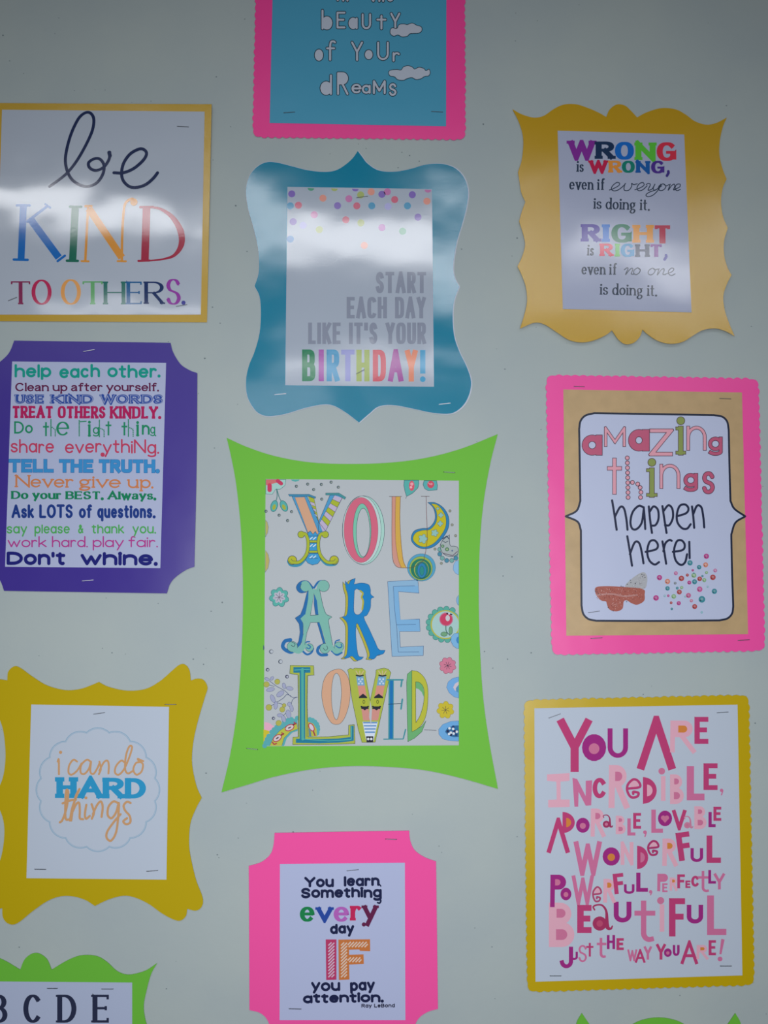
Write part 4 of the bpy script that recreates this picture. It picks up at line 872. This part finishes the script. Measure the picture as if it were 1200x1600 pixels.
# ============ 7. amazing things happen here
V = (830, 570, 3.2432)
o = sign('classroom_sign', 'tan print with white bracket panel on bright pink scalloped card', 1024, 803)
slab('backing_card', scallop([(854.5, 587), (1184, 593), (1194, 1015.5), (863.5, 1022)], 12.5, 2.4), CARD0, CARD1, mat((236, 74, 150), 'satin'), o)
sh = slab('print_sheet', vp(V, [(163,125),(1068,140),(1099,1365),(178,1373)]), SHEET0, SHEET1, mat((172, 146, 108), 'satin', .16), o)
k = Ink('bracket_panel', V, 'satin', SHEET1)
br = [(320,245,c),(925,255,c),(968,263),(993,288),(1001,330,c),(1006,560),(1010,690,c),(1030,730),(1085,768,c),(1035,800),(1014,860,c),(1018,1050),(1024,1225,c),(1018,1260),(995,1285),(955,1295,c),(640,1298),(330,1297,c),(290,1288),(264,1262),(255,1220,c),(253,1000),(252,840,c),(235,795),(175,768,c),(230,740),(249,690,c),(246,500),(243,325,c),(250,285),(275,257)]
q = outline(br, 5); k.fill(q, (172,180,205), 0); k.line(q, 10, (30,38,60), 1, closed=True); k.build(sh)
OL = (75, 45, 65)
def oline(jobs, lw=3):
    k = Ink('lettering', V, 'satin', SHEET1 + .0002)
    for ch, a, t, b, y, q, s_ in jobs:
        ss = dict(s_, wt=s_['wt'] + lw * 2, th=s_['th'] + lw * 2, st=s_['st'] + lw * 2 if s_['sl'] else 0, dot=s_.get('dot', s_['wt'] * .62) + lw)
        if s_['sl']: ss['sl'] = s_['sl'] + lw
        k.g(ch, a, t, b, y, OL, ss, layer=0); k.g(ch, a + lw, t + lw, b - lw, y - lw, q, s_, layer=2)
    k.build(sh)
DP, LP, GR_ = (188,88,120), (205,145,160), (135,150,80)
oline([('a',256,354,362,460,DP,style(wt=30)),('M',369,314,480,416,LP,style(wt=11,th=11)),('a',491,326,601,439,DP,style(wt=34)),('Z',597,324,720,462,LP,style(wt=20,th=16,nib=0,sl=8,st=14)),
  ('i',730,274,786,455,GR_,dict(style(wt=22,sl=24,st=13),dot=19)),('n',786,309,889,435,LP,style(wt=13)),('g',896,364,971,461,DP,style(wt=15,desc=.3))])
oline([('+',384,471,460,658,LP,style(wt=16)),('i',580,485,643,669,GR_,dict(style(wt=22,sl=26,st=13),dot=19)),('n',650,502,756,629,LP,style(wt=13)),('g',771,548,846,644,DP,style(wt=16,desc=.3)),('s',864,539,932,656,DP,style(wt=17,cap='round'))])
k = Ink('lettering', V, 'satin', SHEET1 + .0002)
for x, y in dl((487,472),(491,672),9) + [(513,596),(540,604),(552,622),(556,646),(554,672)]: k.disc(x, y, 12, OL, 0); k.disc(x, y, 8.5, LP, 1)
k.build(sh)
N_ = (35, 45, 75)
for words in ([[(410,687),(422,760),(433,836)],[(424,770),(450,722),(470,728),(482,780),(488,836)],
   ], [[(568,722),(545,715),(515,745),(503,795),(512,830),(535,832),(560,800),(570,735)],[(570,722),(575,780),(578,832)]],
   [[(596,718),(603,790),(612,852)],[(600,745),(620,718),(642,735),(645,780),(630,812),(606,815)]],
   [[(665,716),(676,790),(686,852)],[(670,742),(695,712),(715,730),(718,775),(700,812),(678,812)]],
   [[(737,768),(785,752),(797,728),(780,708),(752,716),(738,760),(742,800),(765,828),(790,830),(808,808)]], [[(815,718),(822,775),(826,826)],[(820,760),(840,715),(862,722),(872,770),(877,824)]],
   [[(487,869),(500,945),(511,1018)],[(500,960),(525,900),(548,905),(562,960),(569,1006)]], [[(580,948),(632,935),(642,912),(625,890),(600,898),(588,945),(598,990),(625,1012),(648,1000)]],
   [[(665,895),(675,950),(684,1008)],[(670,945),(680,905),(700,888),(712,892)]], [[(718,948),(768,938),(778,912),(762,890),(738,895),(724,940),(732,990),(758,1014),(780,1000),(790,960)]],
   [[(801,897),(803,980)]]):
    k = Ink('lettering', V, 'satin', SHEET1 + .0002); script_line(k, words, 11, (24, 34, 66)); k.build(sh)
A2 = (900, 860, 4.6154)
k = Ink('glitter_butterfly', A2, 'satin', SHEET1 + .0002)
shape(k, [(355,262),(390,215),(450,170),(490,158),(512,185),(512,235),(495,275),(430,280)], (158,160,165), 0, None, smooth=True)
shape(k, [(140,270),(200,258),(320,262),(480,278),(495,320),(490,365),(440,392),(395,378),(370,362),(345,368),(335,420),(290,440),(240,425),(222,385),(215,368),(180,360),(145,320)], (165,92,80), 1, None, smooth=True)
k.line([(150,320),(260,315),(350,330),(440,322)], 12, (180,130,125), 3, smooth=True)
for _ in range(260):
    x = random.uniform(150, 485); y = random.uniform(268, 355); k.disc(x, y, random.uniform(1.5, 3.5), random.choice(((190,150,145),(140,60,50),(185,120,110),(120,60,60))), 4, n=5)
for _ in range(70):
    a = random.uniform(0, 6.28); r = random.uniform(0, 50); x, y = (285 + r * math.cos(a), 390 + r * .7 * math.sin(a)); k.disc(x, y, random.uniform(1.5, 3.5), random.choice(((190,150,145),(130,55,50),(185,120,110))), 4, n=5)
for _ in range(60):
    x = random.uniform(410, 505); y = random.uniform(180, 270) ; k.disc(x, y, random.uniform(1.5, 3), random.choice(((125,125,130),(185,188,195),(140,140,145))), 4, n=5)
for x, y in ((475,172),(490,178),(480,190),(497,195),(370,245),(392,215),(396,232),(430,238),(325,258),(338,262),(148,280),(140,295),(152,300),(232,412),(268,436),(160,312),(365,370)): k.disc(x, y, 4, (60,60,70), 5, n=6)
k.build(sh)
k = Ink('confetti_print', A2, 'satin', SHEET1 + .0002)
T_, M_, R_2, G_2, O_2 = (55,135,150), (180,60,135), (175,70,75), (135,175,130), (205,130,110)
for x, y, r, q in ((940,42,19,M_),(822,90,19,T_),(935,104,18,O_2),(888,121,16,T_),(842,143,9,M_),(1004,145,14,(190,120,165)),(720,165,14,(190,110,160)),(803,178,11,R_2),(941,160,11,G_2),(602,196,19,M_),(760,202,20,R_2),
  (850,180,18,G_2),(892,205,17,R_2),(925,214,15,G_2),(987,194,20,R_2),(660,224,19,O_2),(715,236,10,(120,130,140)),(817,232,14,M_),(855,226,18,T_),(660,274,16,T_),(730,272,10,T_),(762,268,12,G_2),(745,300,18,R_2),(892,280,20,(195,90,150)),
  (950,262,8,(140,180,195)),(998,295,19,T_),(577,343,20,M_),(640,328,9,(140,180,195)),(666,327,9,M_),(705,332,17,G_2),(811,325,18,(190,90,140)),(788,333,8,(140,180,195)),(908,353,24,T_),(686,378,10,R_2),(741,381,15,M_),
  (832,363,12,(195,120,150)),(856,405,18,R_2),(691,422,9,T_),(907,447,9,(130,180,195)),(912,185,8,T_),(850,165,6,T_)):
    k.disc(x, y, r, q, 0); k.disc(x, y - r * .1, r * .45, tuple(min(255, int(v * .5 + 95)) for v in q), 1, n=8); k.disc(x - r * .4, y + r * .35, r * .25, tuple(int(v * .6) for v in q), 2, n=6)
k.build(sh)
staple(o, 1133, 623, -2); staple(o, 928, 956, 8); staple(o, 932, 997, 3); staple(o, 1162, 1000, 3); staple(o, 905, 604, -2, 16)

# ============ 8. i can do hard things
V = (0, 1020, 3.5294)
o = sign('classroom_sign', 'white i can do hard things sheet on mustard yellow curvy card', 152, 1240)
pts = [(40,152,c),(45,105),(75,76),(110,82),(180,132),(260,180),(360,206),(440,200),(500,180),(545,161,c),(600,188),(700,209),(800,200),(880,158),(950,98),(990,66),(1022,66),(1045,98),(1052,153,c),(1085,143),(1122,150),(1144,192),
 (1128,250),(1090,380),(1066,490),(1058,580),(1064,650),(1085,740),(1112,800,c),(1080,860),(1050,940),(1042,1040),(1050,1120),(1080,1250),(1117,1350),(1112,1400),(1080,1422),(1032,1412,c),(1025,1452),(995,1477),(955,1470),
 (890,1435),(820,1385),(745,1350),(680,1340),(600,1360),(523,1396,c),(470,1363),(400,1343),(330,1344),(260,1370),(180,1425),(110,1482),(70,1499),(35,1487),(15,1455),(12,1408,c),(-30,1415),(-70,1390),(-72,1340),(-40,1230),(5,1130),(24,1000),(12,900),(-35,800,c),
 (12,700),(29,600),(27,500),(10,400),(-40,280),(-70,200),(-50,152),(-5,146)]
slab('backing_card', vp(V, outline(pts)), CARD0, CARD1, mat((170, 148, 4), 'matte'), o)
sh = slab('print_sheet', vp(V, [(172,285),(932,298),(918,1251),(146,1243)]), SHEET0, SHEET1, mat(WHITE, 'matte'), o)
k = Ink('scalloped_ring', V, 'matte', SHEET1)
for R_, w in ((1.0, 4), (.985, 2)):
    q = []
    for i in range(16):
        for j in range(10):
            t = (i + j / 10) * math.pi / 8 + math.pi / 16; rr_ = (322 if R_ == 1 else 316) + 20 * abs(math.sin(math.pi * j / 10)) ** .8; q.append((540 + rr_ * math.cos(t), 755 + rr_ * math.sin(t)))
    k.line(q, w, (138,172,195), 0, closed=True)
k.build(sh)
og = (198, 152, 108)
k = Ink('lettering', V, 'matte', SHEET1)
script_line(k, [[(318,600),(324,590),(325,670)]], 11, og); k.disc(334, 549, 9, og)
script_line(k, [[(425,600),(405,590),(382,620),(378,660),(395,672),(425,650),(450,610)],[(500,600),(478,590),(448,620),(445,660),(465,668),(490,640),(502,600),(498,655),(515,668),(535,640),(548,610)],
  [(548,600),(556,640),(545,670)],[(548,650),(572,605),(592,595),(600,620),(598,665)],[(688,605),(668,595),(640,625),(634,660),(655,672),(685,640),(715,570),(728,520),(712,518),(694,570),(690,640),(705,665),(735,650)],[(770,602),(748,610),(735,645),(752,672),(780,655),(788,615),(768,598),(760,585),(790,598)]], 10.5, og)
k.build(sh)
k = Ink('lettering', V, 'matte', SHEET1)
hs = style(wt=36, th=22, nib=0, sl=26, st=24); hb = (42, 148, 196)
for ch, a, t, b, y, s_ in (('H',303,686,426,801,hs),('A',428,688,568,802,dict(hs, sl=20)),('R',564,688,686,803,dict(hs, sl=20)),('D',688,690,805,804,dict(hs, sl=16))): k.g(ch, a, t, b, y, hb, s_)
k.build(sh)
k = Ink('lettering', V, 'matte', SHEET1 + .0003)
script_line(k, [[(330,935),(345,920),(368,850),(376,770),(365,762),(360,850),(362,915),(378,920)],[(345,830),(385,815),(418,810)],[(385,925),(400,850),(430,770),(438,752),(418,790),(402,860),(392,925)],[(398,880),(420,835),(436,828),(440,870),(440,912),(458,918)],
  [(476,838),(468,890),(474,915),(495,900)],[(505,835),(518,880),(506,915)],[(512,890),(535,840),(556,820),(566,850),(560,905)],[(650,828),(625,820),(598,850),(594,895),(615,912),(640,880),(655,828),(652,900),(640,990),(612,1036),(588,1020),(592,985),(630,930),(665,890)],
  [(720,828),(700,822),(682,842),(690,870),(715,900),(718,935),(695,945),(680,930),(700,912)]], 12, og)
k.disc(474, 800, 8, og); k.build(sh)
staple(o, 155, 1114.5, 8); staple(o, 266.5, 1100.5, 0); staple(o, 63, 1358, -1); staple(o, 238, 1360.5, 4)

# ============ 9. you learn something every day
V = (370, 1280, 3.6364)
o = sign('classroom_sign', 'you learn something every day sheet on pink card with notched corners', 536, 1460)
pts = [(215,78,c),(979,65,c),(985,120),(1010,175),(1065,215),(1132,240,c),(1143,1078,c),(1085,1095),(1035,1130),(1010,1180),(1000,1255,c),(192,1262,c),(190,1190),(170,1135),(130,1100),(72,1085,c),(68,266,c),(140,243),(190,200),(208,150)]
slab('backing_card', vp(V, outline(pts)), CARD0, CARD1, mat((232, 76, 148), 'matte'), o)
sh = slab('print_sheet', vp(V, [(245,255),(955,247),(958,1142),(243,1142)]), SHEET0, SHEET1, mat((162, 170, 200), 'matte'), o)
NN = (22, 30, 68)
def T9(jobs, cap, st, q=NN, lift=0):
    k = Ink('lettering', V, 'matte', SHEET1 + lift)
    for t, a, y, b, y2 in jobs: k.text(t, a, y, b, y2, cap, st, q)
    k.build(sh)
f9 = style(wt=15, cap='round', xh=.76, gap=2, desc=.42, jit=1.5)
T9([('You', 383, 386, 552, 386), ('learn', 608, 382, 812, 380)], 60, f9); T9([('Something', 364, 450, 824, 446)], 60, dict(f9, jit=2)); T9([('day', 530, 653, 668, 650)], 58, f9)
T9([('you', 422, 977, 588, 976), ('pay', 644, 978, 786, 974)], 52, dict(f9, xh=.98)); T9([('attention.', 376, 1046, 834, 1040)], 56, f9, lift=.0002); T9([('Ray LeBond', 708, 1071, 898, 1069)], 22, style(wt=5, cap='round', xh=.75, gap=2), (30, 32, 60))
k = Ink('lettering', V, 'matte', SHEET1); k.line([(812,372),(818,380)], 8, NN, 1); k.line([(805,452),(818,462),(812,476),(800,474)], 10, NN, 1, smooth=True)
ev = style(wt=27, th=15, nib=0, sl=17, st=15)
for ch, a, t, b, y, q in (('e',358,498,442,582,(20,125,70)),('v',446,500,548,580,(35,70,155)),('e',550,498,638,582,(175,95,180)),('r',642,492,710,576,(190,35,85)),('y',708,490,804,608,(95,28,70))): k.g(ch, a, t, b, y, q, ev)
k.disc(722, 598, 12, (95,28,70), 1); k.build(sh)
def hatch(k, x0, y0, x1, y1, q):
    y = y0 - (x1 - x0)
    while y < y1 + 2:
        a = (x0, y + (x1 - x0)); b = (x1, y)
        pa = [a, b]
        if a[1] > y1: f = (y1 - a[1]) / (b[1] - a[1]); pa[0] = (a[0] + (b[0] - a[0]) * f, y1)
        if b[1] < y0: f = (y0 - a[1]) / (b[1] - a[1]); pa[1] = (a[0] + (b[0] - a[0]) * f, y0)
        if pa[0][1] > pa[1][1] and math.dist(*pa) > 6: k.line(pa, 7, q, 3, 'butt')
        y += 18
k = Ink('lettering', V, 'matte', SHEET1)
k.fill([(505,683),(566,683),(566,912),(508,914)], (180,55,100)); hatch(k, 520, 700, 554, 898, (190,165,185))
k.fill([(577,684),(757,682),(758,750),(700,748),(695,740),(638,742),(638,770),(720,768),(722,822),(638,826),(640,911),(580,914)], (195,115,60)); hatch(k, 592, 700, 626, 898, (200,180,165)); hatch(k, 630, 697, 744, 727, (200,180,165)); hatch(k, 630, 785, 708, 812, (200,180,165))
k.build(sh)
staple(o, 611, 1311, -2); staple(o, 551, 1359.5, 6, 18); staple(o, 461, 1576, -2, 19)

# ============ 10. you are incredible
V = (800, 1070, 3.0)
o = sign('classroom_sign', 'pink cut-out style lettering sheet on yellow card with scalloped edge', 1000, 1322)
slab('backing_card', scallop([(820, 1095), (1169, 1087), (1177.5, 1538), (825, 1549)], 12.5, 2.2), CARD0, CARD1, mat((176, 150, 4), 'satin'), o)
sh = slab('print_sheet', vp(V, [(105,110),(1057,93),(1080,1362),(110,1392)]), SHEET0, SHEET1, mat(WHITE, 'matte'), o)
RD, PU, PK, PL, SP_, ORG = (185,62,115), (155,40,125), (200,110,152), (205,155,172), (200,115,150), (208,130,60)
I1, I2, I3 = (840, 1100, 3.75), (840, 1250, 3.75), (840, 1380, 3.75)
def C(view, jobs):
    jobs = [j[:6] + (j[6] * 1.12,) + j[7:] for j in jobs]
    """one word of cut-paper letters: (glyph, box, colour, weight, spot colour, tilt)"""
    k = Ink('lettering', view, 'matte', SHEET1)
    for j in jobs:
        ch, a, t, b, y, q, w = j[:7]; spot = j[7] if len(j) > 7 else None; rot = j[8] if len(j) > 8 else 0
        cap = 'round' if q in (PL,) and ch in 'RB' else 'butt'
        cx, cy = (a + b) / 2, (t + y) / 2
        if ch == 'O':
            k.disc(cx, cy, (b - a) / 2, q, 0, ry=(y - t) / 2)
            if spot == 'heart':
                r = (b - a) * .16; k.disc(cx - r * .8, cy - r * .3, r, SP_, 1); k.disc(cx + r * .8, cy - r * .3, r, SP_, 1); k.fill([(cx - r * 1.7, cy), (cx + r * 1.7, cy), (cx, cy + r * 2)], SP_, 1)
            else: k.disc(cx, cy + (y - t) * .04, (b - a) * .22, spot or SP_, 1, ry=(y - t) * .2)
            continue
        if ch in 'PRBD':
            if ch == 'D': k.fill([(a, t)] + [(a + (b - a) * math.sin(math.radians(u)), cy - (y - t) / 2 * math.cos(math.radians(u))) for u in range(8, 173, 12)] + [(a, y)], q, 0); k.fill([(a + (b - a) * .3, cy - (y - t) * .22)] + [(a + (b - a) * (.3 + .4 * math.sin(math.radians(u))), cy - (y - t) * .22 * math.cos(math.radians(u))) for u in range(0, 181, 20)], spot or SP_, 1); continue
            else:
                h = (y - t); w_ = (b - a)
                def lobe(y0, y1, x1, lay, col, x0=None):
                    m = (y0 + y1) / 2; r = (y1 - y0) / 2; x0 = a if x0 is None else x0; rx = min(r, (x1 - x0) * .6)
                    k.fill([(x0, y0)] + [(x1 - rx + rx * math.sin(math.radians(u)), m - r * math.cos(math.radians(u))) for u in range(0, 181, 15)] + [(x0, y1)], col, lay)
                if ch == 'B':
                    lobe(t, t + h * .5, b - w_ * .12, 0, q); lobe(t + h * .44, y, b, 0, q); lobe(t + h * .14, t + h * .34, b - w_ * .35, 1, spot or SP_, a + w_ * .3); lobe(t + h * .6, t + h * .84, b - w_ * .28, 1, spot or SP_, a + w_ * .28)
                else:
                    top = h * (.5 if ch == 'R' or w_ > h else .44)
                    lobe(t, t + top, b - (w_ * .15 if ch == 'R' else 0), 0, q); lobe(t + top * .3, t + top * .72, b - w_ * .36, 1, spot or SP_, a + w_ * .3)
                    k.line([(a + w * .5, t + h * .2), (a + w * .42, y - w * .3)], w, q, 0, 'butt')
                    if ch == 'R': k.line([(a + w_ * .42, t + h * .45), (b - w * .4, y - w * .25)], w, q, 0, 'butt')
            continue
        if ch == '@':   # cut-paper lowercase a with a curl
            r = (b - a) * .36; k.disc(a + r, y - r * .95, r, q, 0); k.disc(a + r, y - r * .95, r * .45, spot or SP_, 1)
            k.line([(a + (b-a)*.1, t + (y-t)*.22), (a + (b-a)*.04, t + (y-t)*.1), (a + (b-a)*.25, t + (y-t)*.03), (a + (b-a)*.5, t + (y-t)*.06), (a + (b-a)*.7, t + (y-t)*.3), (a + (b-a)*.74, y - (y-t)*.15), (b - (b-a)*.08, y - (y-t)*.06), (b, y - (y-t)*.16)], w, q, 1, smooth=True, ws=[w*.6, w*.6, w*.6, w*.7, w*.9, w*1.6, w*.8, w*.5]); continue
        if ch == 'e':   # curled e
            H, Wd = y - t, b - a
            if spot: k.disc(cx + Wd * .05, t + H * .3, Wd * .3, spot, 0, ry=H * .18)
            k.line([(a + Wd*.2, t + H*.5), (b - Wd*.06, t + H*.42), (b - Wd*.16, t + H*.14), (cx, t + H*.05), (a + Wd*.14, t + H*.3), (a + Wd*.1, t + H*.62), (a + Wd*.35, y - H*.08), (b - Wd*.25, y - H*.1), (b - Wd*.15, t + H*.72), (cx + Wd*.02, t + H*.66), (cx, t + H*.76)], w, q, 1, smooth=True); continue
        if ch == '.': k.disc(cx, cy, (b - a) / 2, q); continue
        if ch == ',': k.disc(cx, t + (y-t)*.3, (b - a) * .42, q); k.line([(b - (b-a)*.2, t + (y-t)*.35), (cx, y)], (b-a)*.3, q); continue
        if ch == '!': k.line([(b - w*.3, t), (cx, t + (y-t)*.68)], w, q, 0, 'butt', ws=[w, w*.6]); k.disc(a + (b-a)*.45, y - w*.7, w*.7, q); continue
        k.g(ch, a, t, b, y, q, style(wt=w, th=w * (.9 if ch not in 'Ii' else 1), cap=cap, xh=.66), rot)
    k.build(sh)
C(I1, [('Y',118,88,316,398,RD,43),('O',260,176,402,335,PU,0),('U',410,143,530,315,PU,26)])
C(I1, [('Λ',585,78,806,384,RD,42),('R',778,97,932,292,PL,25,ORG),('E',919,76,1002,233,RD,28)])
k = Ink('lettering', I1, 'matte', SHEET1); k.fill([(55,412),(187,405),(187,450),(134,455),(136,560),(188,560),(188,604),(62,606),(62,562),(112,560),(110,455),(55,450)], PL)
k.fill([(204,432),(232,440),(282,540),(282,450),(320,447),(314,594),(282,596),(240,515),(238,602),(216,602)], PK); k.build(sh)
C(I1, [('C',322,433,404,552,RD,24),('R',418,357,540,620,PL,32),('e',517,436,604,555,RD,13,PL),('D',617,428,698,585,RD,0,PL),('I',722,422,750,568,PL,24),('.',708,373,747,414,SP_,0),('B',776,412,857,586,PL,0),('L',874,364,980,564,PK,38),('E',972,348,1056,504,RD,28),(',',1066,495,1090,532,PK,0)])
C(I2, [('Λ',54,108,188,310,RD,24),('D',146,70,218,194,RD,0,ORG),('O',225,104,305,192,PU,0),('R',312,50,400,222,PL,22),('@',382,86,440,162,(160,50,95),8),('B',458,92,516,200,PL,0),('L',526,108,574,208,PK,18),('E',560,76,607,168,RD,16),(',',616,178,642,214,PK,0)])
C(I2, [('L',666,56,736,192,PK,24),('O',705,62,788,154,PU,0,'heart'),('V',788,58,872,174,RD,20),('@',858,94,910,166,(200,125,155),8),('B',918,36,990,170,PL,0),('L',1001,70,1044,159,PU,17),('E',1030,40,1077,122,RD,16)])
C(I2, [('W',212,242,376,440,PK,26),('O',381,277,482,385,PU,0,ORG),('N',486,246,562,380,PL,20),('D',583,268,648,405,RD,0),('e',642,236,710,328,(170,50,105),11,PL),('R',732,226,824,394,PL,24,ORG),('F',818,188,900,354,RD,30,None,-8),('U',896,282,970,363,PU,17),('L',990,208,1076,368,RD,30)])
C(I2, [('P',75,438,167,636,PU,24),('O',134,514,198,588,PU,0),('W',200,442,330,612,PK,20),('e',320,506,374,600,(175,70,110),9,PL),('R',386,462,460,608,PL,20,ORG),('F',445,430,508,550,RD,22,None,-6),('U',506,494,568,550,PU,14),('L',578,426,648,538,PU,22),(',',650,530,674,556,PK,0)])
C(I2, [('P',702,432,764,540,PK,16),('E',730,488,762,540,PK,10),('R',774,454,822,536,PL,14,ORG),('F',818,436,864,518,RD,15),('E',866,472,896,516,RD,10),('C',900,444,948,508,RD,14),('t',938,416,1012,540,PK,14),('L',1000,410,1046,490,PU,15),('Y',1032,430,1098,524,PK,15)])
C(I3, [('B',66,114,216,374,PL,0),('E',232,128,318,292,RD,34),('@',322,122,438,276,(165,50,95),14,(185,75,110)),('U',446,108,550,230,PU,26),('t',566,102,696,344,PK,28),('I',716,124,742,284,PL,24),('.',700,82,742,122,SP_,0),('F',770,88,866,312,RD,34),('U',874,127,970,236,PU,24),('L',993,72,1108,304,PK,36)])
C(I3, [('J',130,372,208,498,PU,22),('U',192,402,236,450,PU,12),('S',238,362,290,462,PK,10),('+',284,350,328,430,RD,11)])
C(I3, [('t',346,320,406,438,PK,14),('H',406,304,454,386,PU,14),('E',462,322,506,392,RD,15)])
C(I3, [('W',526,388,584,456,PK,10),('A',570,388,632,466,RD,12),('Y',622,370,670,448,PK,13)])
C(I3, [('Y',694,356,752,448,RD,15),('O',740,382,786,432,PU,0),('U',792,362,832,426,PU,13)])
C(I3, [('A',838,338,940,474,RD,17),('R',932,362,1004,450,PL,14,ORG),('E',1002,334,1046,422,RD,15),('!',1050,328,1092,458,PK,18)])
staple(o, 866.5, 1118.5, 20, 19); staple(o, 1129, 1113, 4); staple(o, 868, 1524.5, 0); staple(o, 1134, 1509, 0)

# ============ 11. alphabet sheet on lime card (lower left, mostly out of frame)
V = (0, 1460, 4.2857)
o = sign('classroom_sign', 'alphabet sheet on lime green card with horned wavy top', 56, 1640)
r_ = [(240,124),(280,137),(318,172),(345,237,c),(440,180),(520,146),(590,138),(660,150),(720,188),(780,243),(840,268),(900,265),(980,240),(1052,192,c),(1010,270),(980,380),(962,480),(975,580),(1000,640,c),(975,720),(965,820),(985,900),(1020,980,c),(980,1080),(970,1180),(990,1280),(1030,1360),(1060,1430,c),(980,1395),(900,1385),(820,1400),(740,1450),(650,1480),(560,1480),(470,1450),(400,1400,c),(360,1470),(300,1500)]
l_ = [(480 - p[0], p[1]) + tuple(p[2:]) for p in r_[:0:-1]]
slab('backing_card', vp(V, outline(r_ + [(240, 1508)] + l_)), CARD0, CARD1, mat((96, 168, 54), 'matte'), o)
sh = slab('print_sheet', vp(V, [(-410,312),(885,323),(885,1240),(-410,1240)]), SHEET0, SHEET1, mat((158, 168, 192), 'matte'), o)
k = Ink('lettering', V, 'matte', SHEET1); ab = style(wt=34, th=16, nib=0, sl=30, st=14)
for ch, a, b in (('B', -75, 50), ('C', 156, 284), ('D', 374, 512), ('E', 610, 738)): k.g(ch, a, 405, b, 590, (38, 45, 72), dict(ab, sl=26 if ch != 'C' else 20))
k.build(sh)
staple(o, 168, 1545, 0, 18); staple(o, 82, 1544, 0, 16)

# ============ 12. lime card whose tips just enter at the lower right
o = sign('classroom_sign', 'lime green card tips peeking in under the yellow scalloped sign', 1035, 1760)
hf_ = [(1029,1590),(1058,1595),(1085,1609),(1112,1616),(1132,1606),(1149,1583,c),(1158,1602),(1160,1640),(1152,1700),(1166,1760),(1180,1790,c),(1165,1830),(1152,1890),(1160,1950),(1168,1985),(1150,2000,c),(1115,1985),(1085,1990),(1058,2005)]
slab('backing_card', outline(hf_ + [(1029, 2012)] + [(2058 - p[0] + (18 if i == 0 and 0 else 0), p[1]) + tuple(p[2:]) for i, p in enumerate(hf_[:0:-1])]), CARD0, CARD1, mat((96, 168, 54), 'matte'), o)
slab('print_sheet', [(930, 1650), (1128, 1652), (1130, 1930), (930, 1932)], SHEET0, SHEET1, mat(WHITE, 'matte'), o)

# stapled cards do not lie quite flat: the upper edge of one and the lower edge of another stand off the wall
def lean(sign_obj, deg, half):
    a = math.radians(deg); sign_obj.rotation_euler.x = a; sign_obj.location.y -= half * abs(math.sin(a))
signs = [q for q in SC.objects if q.get('category')]
lean(signs[1], 1.1, .125); signs[1].location.z -= .0012; lean(signs[3], -1.0, .14)
